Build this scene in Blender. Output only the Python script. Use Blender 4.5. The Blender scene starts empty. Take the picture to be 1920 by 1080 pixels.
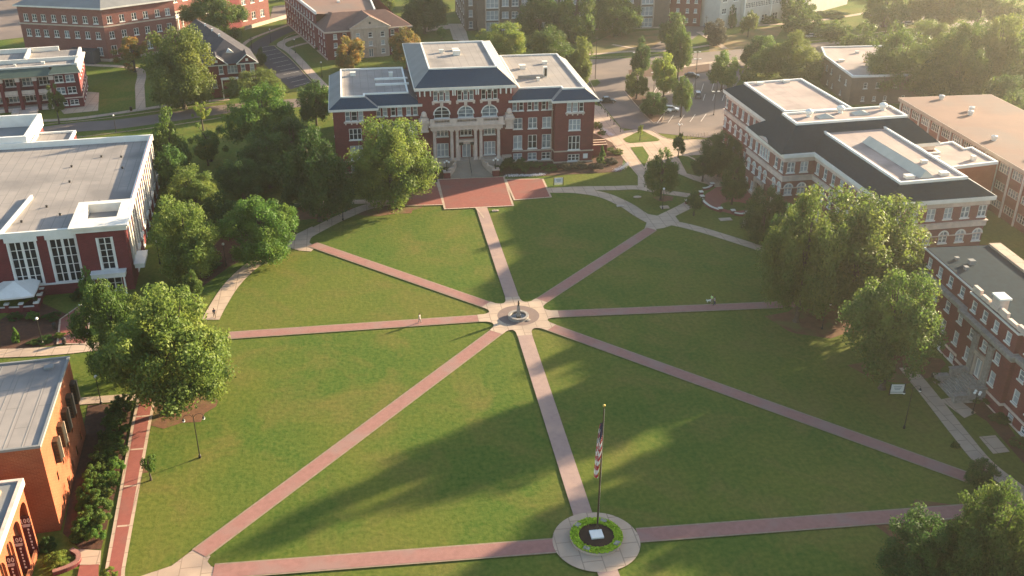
import bpy, bmesh, math, random
import numpy as np
from mathutils import Matrix, Vector
R = math.radians
random.seed(5)
S = bpy.context.scene
COL = S.collection

# ---------------------------------------------------------------- camera
FPX, PITCH, ROLL, HCAM, TH = 1860.0, math.atan(.507), R(.35), 80.0, R(9.2)
CAM = Vector((-24.636, -145.229, HCAM))
_f = Vector((math.sin(TH) * math.cos(PITCH), math.cos(TH) * math.cos(PITCH), -math.sin(PITCH)))
_r0 = Vector((math.cos(TH), -math.sin(TH), 0))
_u0 = _r0.cross(_f)
_r = _r0 * math.cos(ROLL) + _u0 * math.sin(ROLL)
_u = -_r0 * math.sin(ROLL) + _u0 * math.cos(ROLL)
cd = bpy.data.cameras.new('camera'); cam = bpy.data.objects.new('camera', cd); COL.objects.link(cam)
m = Matrix.Identity(4)
for i in range(3):
    m[i][0], m[i][1], m[i][2], m[i][3] = _r[i], _u[i], -_f[i], CAM[i]
cam.matrix_world = m
cd.sensor_width = 36; cd.lens = FPX / 1920 * 36; cd.clip_end = 5000; cd.clip_start = 1
S.camera = cam
S.render.resolution_x, S.render.resolution_y = 1024, 576

# ---------------------------------------------------------------- light
SUN_AZ, SUN_EL = R(26.3), R(13.5)
w = bpy.data.worlds.new('World'); S.world = w; w.use_nodes = True
nt = w.node_tree; bg = nt.nodes['Background']
sky = nt.nodes.new('ShaderNodeTexSky'); sky.sky_type = 'NISHITA'; sky.sun_disc = False
sky.sun_elevation = SUN_EL; sky.sun_rotation = R(90) - SUN_AZ
sky.dust_density = 1.0; sky.air_density = 1.0; sky.ozone_density = 1.0
nt.links.new(sky.outputs[0], bg.inputs[0]); bg.inputs[1].default_value = 0.078
sd = bpy.data.lights.new('sun', 'SUN'); sd.energy = 5.0; sd.angle = R(1.0); sd.color = (1.0, .80, .54)
so = bpy.data.objects.new('sun', sd); COL.objects.link(so)
dsun = Vector((math.cos(SUN_EL) * math.cos(SUN_AZ), math.cos(SUN_EL) * math.sin(SUN_AZ), math.sin(SUN_EL)))
so.rotation_euler = dsun.to_track_quat('Z', 'Y').to_euler(); so.location = (150, 80, 120)
S.view_settings.view_transform = 'Standard'; S.view_settings.look = 'None'
S.view_settings.exposure = 2.22; S.view_settings.gamma = 1
S.cycles.use_denoising = True
S.cycles.max_bounces = 6; S.cycles.transmission_bounces = 4; S.cycles.volume_bounces = 0
S.cycles.volume_step_rate = 10; S.cycles.sample_clamp_indirect = 4
HAZE = 0.00018

# ---------------------------------------------------------------- survey: a sight line from the viewpoint meets a level
def g(px, py, z=0.0):
    x = (px - 960) / FPX; y = -(py - 540) / FPX
    d = _r * x + _u * y + _f
    t = (z - HCAM) / d.z
    p = CAM + d * t
    return (p.x, p.y)

# ---------------------------------------------------------------- materials
MATS = {}
def pm(name, c1, c2=None, scale=1.0, rough=.85, bump=0.0, detail=4, spec=.3, c3=None, scale3=.05, metal=0.0, coord='Object', aniso=None):
    if name in MATS: return MATS[name]
    mt = bpy.data.materials.new(name); mt.use_nodes = True; n = mt.node_tree; L = n.links
    b = n.nodes['Principled BSDF']; b.inputs['Roughness'].default_value = rough
    b.inputs['Specular IOR Level'].default_value = spec; b.inputs['Metallic'].default_value = metal
    tc = n.nodes.new('ShaderNodeTexCoord'); mp = n.nodes.new('ShaderNodeMapping')
    if aniso: mp.inputs['Scale'].default_value = aniso
    L.new(tc.outputs[coord], mp.inputs[0])
    c2 = c2 or tuple(min(1, v * .75) for v in c1)
    no = n.nodes.new('ShaderNodeTexNoise'); no.inputs['Scale'].default_value = scale; no.inputs['Detail'].default_value = detail
    no.inputs['Roughness'].default_value = .6
    L.new(mp.outputs[0], no.inputs['Vector'])
    mr = n.nodes.new('ShaderNodeMapRange'); mr.inputs[1].default_value = .32; mr.inputs[2].default_value = .68
    L.new(no.outputs[0], mr.inputs[0])
    mx = n.nodes.new('ShaderNodeMix'); mx.data_type = 'RGBA'
    mx.inputs[6].default_value = (*c1, 1); mx.inputs[7].default_value = (*c2, 1)
    L.new(mr.outputs[0], mx.inputs[0]); out = mx.outputs[2]
    if c3:
        n3 = n.nodes.new('ShaderNodeTexNoise'); n3.inputs['Scale'].default_value = scale3; n3.inputs['Detail'].default_value = 5
        L.new(mp.outputs[0], n3.inputs['Vector'])
        m3 = n.nodes.new('ShaderNodeMapRange'); m3.inputs[1].default_value = .5; m3.inputs[2].default_value = .66
        L.new(n3.outputs[0], m3.inputs[0])
        x3 = n.nodes.new('ShaderNodeMix'); x3.data_type = 'RGBA'; x3.inputs[7].default_value = (*c3, 1)
        L.new(m3.outputs[0], x3.inputs[0]); L.new(out, x3.inputs[6]); out = x3.outputs[2]
    L.new(out, b.inputs['Base Color'])
    if bump:
        bp = n.nodes.new('ShaderNodeBump'); bp.inputs['Strength'].default_value = bump; bp.inputs['Distance'].default_value = .1
        L.new(no.outputs[0], bp.inputs['Height']); L.new(bp.outputs[0], b.inputs['Normal'])
    MATS[name] = mt
    return mt

def brick_mat(name, c1, c2, mortar, patch):
    mt = bpy.data.materials.new(name); mt.use_nodes = True; n = mt.node_tree; L = n.links
    b = n.nodes['Principled BSDF']; b.inputs['Roughness'].default_value = .9; b.inputs['Specular IOR Level'].default_value = .2
    tc = n.nodes.new('ShaderNodeTexCoord'); sp = n.nodes.new('ShaderNodeSeparateXYZ'); L.new(tc.outputs['Object'], sp.inputs[0])
    ad = n.nodes.new('ShaderNodeMath'); ad.operation = 'ADD'; L.new(sp.outputs[0], ad.inputs[0]); L.new(sp.outputs[1], ad.inputs[1])
    cb = n.nodes.new('ShaderNodeCombineXYZ'); L.new(ad.outputs[0], cb.inputs[0]); L.new(sp.outputs[2], cb.inputs[1])
    br = n.nodes.new('ShaderNodeTexBrick'); br.inputs['Scale'].default_value = 1.0
    br.inputs['Brick Width'].default_value = .6; br.inputs['Row Height'].default_value = .2; br.inputs['Mortar Size'].default_value = .015
    br.inputs['Color1'].default_value = (*c1, 1); br.inputs['Color2'].default_value = (*c2, 1); br.inputs['Mortar'].default_value = (*mortar, 1)
    L.new(cb.outputs[0], br.inputs['Vector'])
    no = n.nodes.new('ShaderNodeTexNoise'); no.inputs['Scale'].default_value = .35; no.inputs['Detail'].default_value = 6; L.new(tc.outputs['Object'], no.inputs['Vector'])
    mr = n.nodes.new('ShaderNodeMapRange'); mr.inputs[1].default_value = .4; mr.inputs[2].default_value = .7; L.new(no.outputs[0], mr.inputs[0])
    mx = n.nodes.new('ShaderNodeMix'); mx.data_type = 'RGBA'; mx.inputs[7].default_value = (*patch, 1)
    mu = n.nodes.new('ShaderNodeMath'); mu.operation = 'MULTIPLY'; mu.inputs[1].default_value = .6; L.new(mr.outputs[0], mu.inputs[0])
    L.new(mu.outputs[0], mx.inputs[0]); L.new(br.outputs[0], mx.inputs[6]); L.new(mx.outputs[2], b.inputs['Base Color'])
    MATS[name] = mt
    return mt

def seams(mt, w_, h_, c):
    n = mt.node_tree; L = n.links; b = n.nodes['Principled BSDF']; src = b.inputs['Base Color'].links[0].from_socket
    br = n.nodes.new('ShaderNodeTexBrick'); br.inputs['Scale'].default_value = 1; br.inputs['Brick Width'].default_value = w_; br.inputs['Row Height'].default_value = h_; br.inputs['Mortar Size'].default_value = .07
    br.inputs['Mortar Smooth'].default_value = .3
    tc = n.nodes.new('ShaderNodeTexCoord'); mp = n.nodes.new('ShaderNodeMapping'); mp.inputs['Rotation'].default_value = (0, 0, R(90)); L.new(tc.outputs['Object'], mp.inputs[0]); L.new(mp.outputs[0], br.inputs['Vector'])
    mx = n.nodes.new('ShaderNodeMix'); mx.data_type = 'RGBA'; mx.inputs[7].default_value = (*c, 1); L.new(br.outputs['Fac'], mx.inputs[0]); L.new(src, mx.inputs[6]); L.new(mx.outputs[2], b.inputs['Base Color'])

def glass_mat(name, c1, c2, rough=.15):
    m_ = pm(name, c1, c2, scale=.9, rough=rough, spec=.35, detail=1)
    return m_

def leaf_mat(name, c1, c2, c3):
    mt = bpy.data.materials.new(name); mt.use_nodes = True; n = mt.node_tree; L = n.links
    b = n.nodes['Principled BSDF']; b.inputs['Roughness'].default_value = .6; b.inputs['Specular IOR Level'].default_value = .25
    ge = n.nodes.new('ShaderNodeNewGeometry'); tc = n.nodes.new('ShaderNodeTexCoord'); oi = n.nodes.new('ShaderNodeObjectInfo')
    mx = n.nodes.new('ShaderNodeMix'); mx.data_type = 'RGBA'; mx.inputs[6].default_value = (*c1, 1); mx.inputs[7].default_value = (*c2, 1)
    L.new(ge.outputs['Random Per Island'], mx.inputs[0])
    no = n.nodes.new('ShaderNodeTexNoise'); no.inputs['Scale'].default_value = 2.2; no.inputs['Detail'].default_value = 2
    L.new(tc.outputs['Object'], no.inputs['Vector'])
    mr = n.nodes.new('ShaderNodeMapRange'); mr.inputs[1].default_value = .45; mr.inputs[2].default_value = .7; L.new(no.outputs[0], mr.inputs[0])
    x3 = n.nodes.new('ShaderNodeMix'); x3.data_type = 'RGBA'; x3.inputs[7].default_value = (*c3, 1)
    L.new(mr.outputs[0], x3.inputs[0]); L.new(mx.outputs[2], x3.inputs[6])
    hs = n.nodes.new('ShaderNodeHueSaturation'); L.new(x3.outputs[2], hs.inputs['Color'])
    m4 = n.nodes.new('ShaderNodeMapRange'); m4.inputs[3].default_value = 1.1; m4.inputs[4].default_value = 1.75; L.new(oi.outputs['Random'], m4.inputs[0])
    L.new(m4.outputs[0], hs.inputs['Value'])
    L.new(hs.outputs[0], b.inputs['Base Color'])
    tr = n.nodes.new('ShaderNodeBsdfTranslucent'); L.new(hs.outputs[0], tr.inputs[0])
    ms = n.nodes.new('ShaderNodeMixShader'); ms.inputs[0].default_value = .48
    out = n.nodes['Material Output']; L.new(b.outputs[0], ms.inputs[1]); L.new(tr.outputs[0], ms.inputs[2]); L.new(ms.outputs[0], out.inputs[0])
    MATS[name] = mt
    return mt

brick = brick_mat('red_brick', (.180, .034, .036), (.135, .027, .030), (.18, .07, .065), (.11, .024, .026))
brick_p = brick_mat('pale_red_brick', (.225, .080, .068), (.175, .066, .056), (.3, .17, .13), (.18, .065, .05))
brick_o = brick_mat('orange_brick', (.30, .085, .036), (.24, .068, .03), (.38, .17, .09), (.21, .055, .025))
brick_g = brick_mat('grey_brown_brick', (.17, .12, .09), (.13, .09, .07), (.2, .16, .13), (.11, .08, .065))
stone = pm('limestone', (.50, .40, .31), (.38, .30, .24), .8, .8)
stone2 = pm('pink_limestone', (.66, .53, .44), (.48, .375, .31), .8, .8)
white = pm('white_paint', (.78, .76, .70), (.68, .66, .60), .5, .5)
whitetrim = pm('cream_trim', (.72, .69, .62), (.60, .57, .5), .5, .6)
slate = pm('blue_slate', (.030, .060, .095), (.022, .045, .07), 2.5, .9, spec=.08, aniso=(1, 1, 3))
slate_d = pm('dark_slate', (.013, .032, .046), (.009, .023, .034), 1.2, .95, spec=.05, aniso=(1, 1, 3))
roofw = pm('pale_membrane', (.305, .27, .24), (.245, .22, .20), .22, .85, c3=(.185, .168, .155), scale3=.09)
roofg = pm('grey_metal_and_lit_slate', (.24, .24, .23), (.19, .19, .185), .2, .8, spec=.15)
roofp = pm('pinkish_membrane', (.40, .31, .27), (.31, .24, .21), .1, .8, c3=(.22, .18, .165), scale3=.12)
roofb = pm('brown_gravel_roof', (.22, .13, .095), (.17, .10, .078), .08, .9, c3=(.17, .12, .10), scale3=.07)
roofbrown = pm('brown_shingle', (.17, .105, .085), (.13, .08, .07), .6, .95, spec=.05)
shingle_g = pm('grey_shingle', (.075, .072, .08), (.055, .053, .06), .6, .95, spec=.05)
tile_g = pm('green_tile', (.07, .10, .075), (.05, .075, .06), .9, .6)
dark = pm('dark_metal', (.02, .018, .015), (.03, .026, .02), 3, .45)
bronze = pm('bronze', (.09, .06, .035), (.05, .035, .02), 2, .4, metal=.3)
glassd = glass_mat('dark_glass', (.006, .009, .014), (.015, .02, .027), .3)
glassb = glass_mat('glass_with_pale_blind', (.36, .38, .38), (.24, .27, .29), .3)
glassh = glass_mat('glass_half_blind', (.10, .13, .15), (.28, .30, .30), .2)
globe = pm('white_globe', (.85, .83, .76), (.8, .78, .7), 1, .3)
conc = pm('pale_concrete', (.48, .36, .26), (.41, .305, .22), .35, .9, c3=(.35, .265, .2), scale3=.12)
conc2 = pm('grey_concrete', (.30, .25, .20), (.25, .21, .17), .35, .9)
asph = pm('worn_asphalt', (.175, .135, .115), (.14, .108, .095), .15, .9, c3=(.22, .165, .13), scale3=.06)
asph_d = pm('new_asphalt', (.045, .045, .052), (.035, .035, .042), .3, .9)
paint = pm('road_paint', (.80, .74, .66), (.62, .56, .50), 2, .8)
mulch = pm('brown_mulch', (.10, .045, .025), (.06, .028, .018), 1.5, 1.0, bump=.5)
straw = pm('pine_straw', (.17, .080, .040), (.11, .055, .028), .9, 1.0, bump=.5, c3=(.12, .11, .03), scale3=.25)
soil = pm('dark_soil', (.03, .018, .012), (.055, .03, .018), 1.5, 1.0, bump=.6)
lime = pm('lime_flowers', (.50, .64, .04), (.30, .44, .03), 6, .8, bump=.8)
rbench = pm('weathered_stone', (.34, .31, .27), (.2, .18, .16), 2, .8)
water = pm('dark_water', (.02, .02, .012), (.035, .03, .02), 3, .1, spec=.6)
maroon = pm('maroon_cloth', (.075, .010, .016), (.06, .008, .012), 2, .8)
letter = pm('white_lettering', (.75, .70, .68), (.65, .6, .58), 4, .7)
bark = pm('bark', (.09, .07, .055), (.05, .04, .03), 3, .95, bump=.5)
skin = pm('skin', (.35, .19, .12), (.32, .17, .11), 4, .6)

seams(roofw, 9.0, 1.8, (.19, .17, .155)); seams(roofp, 8.0, 2.4, (.27, .21, .18)); seams(roofb, 12.0, 3.0, (.2, .13, .1)); seams(conc, 2.4, 2.4, (.27, .2, .145))
skyl = pm('pale_skylight', (.46, .45, .38), (.38, .375, .32), .4, .5)
# brick pavers, in two tones
def paver(name, c1, c2, c3):
    return pm(name, c1, c2, 1.3, .9, c3=c3, scale3=.2, bump=.05)
pav_r = paver('red_pavers', (.31, .155, .128), (.26, .128, .105), (.27, .165, .138))
pav_b = paver('deep_red_pavers', (.27, .088, .066), (.23, .072, .056), (.22, .092, .072))
pav_g = paver('pinkish_grey_pavers', (.34, .235, .195), (.29, .20, .17), (.38, .255, .195))
disc_m = pm('taupe_pavers', (.21, .15, .125), (.18, .13, .11), 1, .9)

# lawn
def lawn_mat():
    mt = bpy.data.materials.new('lawn'); mt.use_nodes = True; n = mt.node_tree; L = n.links
    b = n.nodes['Principled BSDF']; b.inputs['Roughness'].default_value = 1; b.inputs['Specular IOR Level'].default_value = .05
    tc = n.nodes.new('ShaderNodeTexCoord')
    def noise(sc, det, a, z, vec=None, dist=0):
        no = n.nodes.new('ShaderNodeTexNoise'); no.inputs['Scale'].default_value = sc; no.inputs['Detail'].default_value = det
        no.inputs['Roughness'].default_value = .62; no.inputs['Distortion'].default_value = dist
        L.new(vec or tc.outputs['Object'], no.inputs['Vector'])
        mr = n.nodes.new('ShaderNodeMapRange'); mr.inputs[1].default_value = a; mr.inputs[2].default_value = z
        L.new(no.outputs[0], mr.inputs[0]); return mr.outputs[0], no.outputs[0]
    def mix(fac, A, B):
        mx = n.nodes.new('ShaderNodeMix'); mx.data_type = 'RGBA'
        L.new(fac, mx.inputs[0])
        for k, v in ((6, A), (7, B)):
            if isinstance(v, tuple): mx.inputs[k].default_value = (*v, 1)
            else: L.new(v, mx.inputs[k])
        return mx.outputs[2]
    f1, _ = noise(.05, 7, .40, .60, dist=.5)
    c = mix(f1, (.042, .114, .013), (.145, .155, .024))
    f2, _ = noise(.11, 6, .48, .68, dist=.6)
    c = mix(f2, c, (.21, .150, .045))
    mp = n.nodes.new('ShaderNodeMapping'); mp.inputs['Rotation'].default_value = (0, 0, R(14)); mp.inputs['Scale'].default_value = (2.4, .22, 1)
    L.new(tc.outputs['Object'], mp.inputs[0])
    f3, _ = noise(1.0, 4, .25, .75, vec=mp.outputs[0])
    c2 = mix(f3, (.040, .086, .014), (.125, .145, .030))
    mx = n.nodes.new('ShaderNodeMix'); mx.data_type = 'RGBA'; mx.inputs[0].default_value = .45; L.new(c, mx.inputs[6]); L.new(c2, mx.inputs[7])
    f4, raw = noise(1.5, 7, .36, .64)
    c4 = mix(f4, (.032, .064, .010), (.155, .160, .040))
    my = n.nodes.new('ShaderNodeMix'); my.data_type = 'RGBA'; my.inputs[0].default_value = .36; L.new(mx.outputs[2], my.inputs[6]); L.new(c4, my.inputs[7])
    L.new(my.outputs[2], b.inputs['Base Color'])
    bp = n.nodes.new('ShaderNodeBump'); bp.inputs['Strength'].default_value = .5; bp.inputs['Distance'].default_value = .12
    L.new(raw, bp.inputs['Height']); L.new(bp.outputs[0], b.inputs['Normal'])
    MATS['lawn'] = mt; return mt
lawn = lawn_mat()
dry = pm('dry_grass', (.24, .14, .06), (.14, .12, .035), .25, 1, c3=(.12, .12, .03), scale3=.1)

# ---------------------------------------------------------------- mesh builder
class MB:
    def __init__(s): s.v = []; s.f = []; s.m = []
    def face(s, pts, mi=0):
        k = len(s.v); s.v += [tuple(p) for p in pts]; s.f.append(tuple(range(k, k + len(pts)))); s.m.append(mi)
    def box(s, x0, x1, y0, y1, z0, z1, mi=0):
        a, b, c, d = (x0, y0), (x1, y0), (x1, y1), (x0, y1)
        s.prism([a, b, c, d], z0, z1, mi)
    def prism(s, poly, z0, z1, mi=0, mt=None, cap=True, bottom=True):
        n = len(poly)
        for i in range(n):
            p, q = poly[i], poly[(i + 1) % n]
            s.face([(p[0], p[1], z0), (q[0], q[1], z0), (q[0], q[1], z1), (p[0], p[1], z1)], mi)
        if cap: s.face([(p[0], p[1], z1) for p in poly], mi if mt is None else mt)
        if bottom: s.face([(p[0], p[1], z0) for p in reversed(poly)], mi)
    def obox(s, a, b, w, z0, z1, mi=0):
        d = Vector((b[0] - a[0], b[1] - a[1])).normalized(); n = Vector((-d.y, d.x)) * w / 2
        s.prism([(a[0] - n.x, a[1] - n.y), (b[0] - n.x, b[1] - n.y), (b[0] + n.x, b[1] + n.y), (a[0] + n.x, a[1] + n.y)], z0, z1, mi)
    def tube(s, p0, p1, r0, r1=None, n=8, mi=0, cap=True):
        r1 = r0 if r1 is None else r1
        p0, p1 = Vector(p0), Vector(p1); d = (p1 - p0).normalized()
        u = d.orthogonal().normalized(); v = d.cross(u)
        A = [p0 + (u * math.cos(2 * math.pi * i / n) + v * math.sin(2 * math.pi * i / n)) * r0 for i in range(n)]
        B = [p1 + (u * math.cos(2 * math.pi * i / n) + v * math.sin(2 * math.pi * i / n)) * r1 for i in range(n)]
        for i in range(n):
            j = (i + 1) % n; s.face([A[i], A[j], B[j], B[i]], mi)
        if cap: s.face(B, mi); s.face(A[::-1], mi)
    def lathe(s, prof, n=12, mi=0, c=(0, 0), z=0):
        for k in range(len(prof) - 1):
            (ra, za), (rb, zb) = prof[k], prof[k + 1]
            for i in range(n):
                a, b = 2 * math.pi * i / n, 2 * math.pi * (i + 1) / n
                P = [(c[0] + ra * math.cos(a), c[1] + ra * math.sin(a), z + za), (c[0] + ra * math.cos(b), c[1] + ra * math.sin(b), z + za),
                     (c[0] + rb * math.cos(b), c[1] + rb * math.sin(b), z + zb), (c[0] + rb * math.cos(a), c[1] + rb * math.sin(a), z + zb)]
                if ra < 1e-5: P = [P[0], P[2], P[3]]
                elif rb < 1e-5: P = P[:3]
                s.face(P, mi)
    def ball(s, c, r, mi=0, n=8):
        s.lathe([(r * math.sin(math.pi * i / n), -r * math.cos(math.pi * i / n)) for i in range(n + 1)], 10, mi, (c[0], c[1]), c[2])
    def ring(s, poly, o_out, o_in, z0, z1, mi=0):
        A, B = offs(poly, o_out), offs(poly, o_in); n = len(poly)
        for i in range(n):
            j = (i + 1) % n; a, b, c, d = A[i], A[j], B[i], B[j]
            s.face([(*a, z0), (*b, z0), (*b, z1), (*a, z1)], mi)
            s.face([(*d, z0), (*c, z0), (*c, z1), (*d, z1)], mi)
            s.face([(*a, z1), (*b, z1), (*d, z1), (*c, z1)], mi)
            s.face([(*b, z0), (*a, z0), (*c, z0), (*d, z0)], mi)
    def skin(s, A, B, mi=0, close=True):
        n = len(A)
        for i in range(n if close else n - 1):
            j = (i + 1) % n
            s.face([A[i], A[j], B[j], B[i]], mi(i) if callable(mi) else mi)
    def build(s, name, mats, parent=None, loc=(0, 0, 0), rz=0.0, smooth=False):
        me = bpy.data.meshes.new(name); me.from_pydata(s.v, [], s.f)
        for mt in (mats if isinstance(mats, (list, tuple)) else [mats]): me.materials.append(mt)
        me.polygons.foreach_set('material_index', s.m)
        if smooth: me.polygons.foreach_set('use_smooth', [True] * len(s.f))
        me.update()
        return link(name, me, parent, loc, rz)

def link(name, me, parent=None, loc=(0, 0, 0), rz=0.0):
    o = bpy.data.objects.new(name, me); COL.objects.link(o)
    o.location = loc; o.rotation_euler = (0, 0, rz)
    if parent: o.parent = parent
    return o

def offs(poly, d):
    n = len(poly); out = []
    for i in range(n):
        p0, p1, p2 = Vector(poly[i - 1][:2]), Vector(poly[i][:2]), Vector(poly[(i + 1) % n][:2])
        a = (p1 - p0).normalized(); b = (p2 - p1).normalized()
        na, nb = Vector((a.y, -a.x)), Vector((b.y, -b.x))
        k = (na + nb); k = k / max(.2, (1 + na.dot(nb)))
        q = p1 + k * d; out.append((q.x, q.y))
    return out
def rect(x0, x1, y0, y1): return [(x0, y0), (x1, y0), (x1, y1), (x0, y1)]
def z3(poly, z): return [(p[0], p[1], z) for p in poly]

def tag(o, label=None, cat=None, group=None, kind=None):
    if label: o['label'] = label
    if cat: o['category'] = cat
    if group: o['group'] = group
    if kind: o['kind'] = kind
    return o
def thing(name, label, cat, loc=(0, 0, 0), rz=0.0, group=None):
    o = bpy.data.objects.new(name, None); COL.objects.link(o); o.empty_display_size = .5
    o.location = loc; o.rotation_euler = (0, 0, rz); return tag(o, label, cat, group)
def kids(o): return [c for c in bpy.data.objects if c.parent == o]
def copy_tree(o, parent=None):
    c = o.copy(); COL.objects.link(c); c.parent = parent
    for ch in kids(o): copy_tree(ch, c)
    return c

# ---------------------------------------------------------------- ground
def struct(o): o['kind'] = 'structure'; return o
mb = MB(); mb.face([(-1500, -600, 0), (1500, -600, 0), (1500, 2500, 0), (-1500, 2500, 0)]); struct(mb.build('ground', lawn))
LV = [0.0]
def lay(name, polys, mt, step=.0015):
    """flat sheets laid on the ground, each a little above the last"""
    b = MB()
    for p in polys:
        LV[0] += step
        pts = [Vector((q[0], q[1])) for q in p]
        ar = sum(pts[i].cross(pts[(i + 1) % len(pts)]) if False else pts[i].x * pts[(i + 1) % len(pts)].y - pts[(i + 1) % len(pts)].x * pts[i].y for i in range(len(pts)))
        if ar < 0: pts = pts[::-1]
        b.face([(q.x, q.y, .012 + LV[0]) for q in pts])
    return struct(b.build(name, mt))
def P(*px): return [g(*q) for q in px]
def spline(pts, n=8):
    pts = [Vector(p) for p in pts]
    if len(pts) < 3: return pts
    q = [pts[0] * 2 - pts[1]] + pts + [pts[-1] * 2 - pts[-2]]; out = []
    for i in range(1, len(q) - 2):
        for k in range(n):
            t = k / n; a, b, c, d = q[i - 1], q[i], q[i + 1], q[i + 2]
            out.append(.5 * ((2 * b) + (c - a) * t + (2 * a - 5 * b + 4 * c - d) * t * t + (3 * b - a - 3 * c + d) * t ** 3))
    out.append(pts[-1]); return out
def band(pts, w, off=0.0):
    """strip polygon of width w metres along world points"""
    n = len(pts); Lp = []; Rp = []
    for i in range(n):
        d = (Vector(pts[min(i + 1, n - 1)]) - Vector(pts[max(i - 1, 0)])).normalized(); nn = Vector((-d.y, d.x))
        p = Vector(pts[i]) + nn * off; Lp.append(p + nn * w / 2); Rp.append(p - nn * w / 2)
    return Lp + Rp[::-1]
def walk(px, w, smooth=True):
    pts = [Vector(g(*q)) for q in px]
    return band(spline(pts) if smooth else pts, w)

# hard ground, from the bottom sheet up
lay('dry_lawn', [P((1105, 84), (1150, 62), (1235, 56), (1262, 84), (1190, 97), (1105, 100)),
                 P((1330, 75), (1440, 50), (1470, 50), (1440, 95), (1330, 100))], dry)
lay('straw_bed', [[Vector(g(cx, cy)) + Vector((math.cos(a / 14 * 6.283) * rx * (1 + .18 * math.sin(a * 2.3)), math.sin(a / 14 * 6.283) * ry * (1 + .15 * math.cos(a * 3.1)))) for a in range(14)]
                  for cx, cy, rx, ry in ((330, 768, 5.6, 4.2), (1545, 600, 9, 5.5), (1690, 690, 7.5, 4), (1245, 372, 2.2, 1.8), (270, 880, 1.2, .9), (1445, 335, 3, 2),
                                         (720, 393, 8, 3.2), (560, 400, 9, 4.2), (1225, 195, 2, 2), (1800, 1000, 9, 6))], straw)
lay('mulch_bed', [P((540, 430), (520, 400), (420, 440), (350, 520), (350, 560), (430, 500), (560, 440)),
                  P((0, 655), (0, 600), (60, 560), (150, 600), (125, 645), (60, 652)),
                  P((118, 1000), (165, 760), (248, 755), (232, 860), (190, 1030), (150, 1030)),
                  P((930, 300), (1112, 302), (1170, 290), (1165, 322), (1020, 330), (935, 330)),
                  P((1112, 303), (1112, 250), (1150, 255), (1175, 300)),
                  P((620, 330), (640, 300), (840, 300), (845, 335), (760, 345)),
                  P((1345, 320), (1400, 330), (1420, 380), (1360, 360)),
                  P((1780, 745), (1860, 755), (1920, 840), (1920, 870), (1850, 790))], mulch)
lay('road', [walk([(-60, 268), (60, 250), (150, 238), (220, 233), (330, 218), (420, 205), (520, 196), (600, 190)], 8.5),
             P((1100, 112), (1200, 108), (1300, 100), (1420, 90), (1560, 78), (1700, 58), (1925, 22), (1925, 62), (1720, 82), (1560, 98), (1470, 120), (1400, 130), (1380, 160), (1358, 240), (1356, 262), (1235, 250), (1165, 240), (1128, 195), (1100, 160)),
             walk([(1240, 95), (1290, 60), (1330, 20), (1345, -40)], 9),
             walk([(0, 40), (30, 0), (60, -40)], 9)], asph)
lay('far_road', [P((-40, 80), (45, 70), (33, 0), (33, -60), (-60, -60)), P((512, 12), (580, 4), (580, 28), (530, 38), (505, 40)), P((1640, 30), (1760, 8), (1760, 34), (1650, 52))], asph)
lay('parking_bay', [walk([(640, 36), (580, 45), (530, 60), (490, 82), (478, 100)], 6),
                    P((470, 84), (512, 86), (545, 112), (585, 155), (545, 168), (505, 130), (480, 105))], asph_d)
lay('mulch_island', [P((1170, 170), (1186, 166), (1246, 203), (1240, 228), (1224, 229), (1192, 195)),
                     P((1178, 132), (1230, 118), (1330, 120), (1330, 135), (1250, 146), (1180, 142))], mulch)
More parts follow.
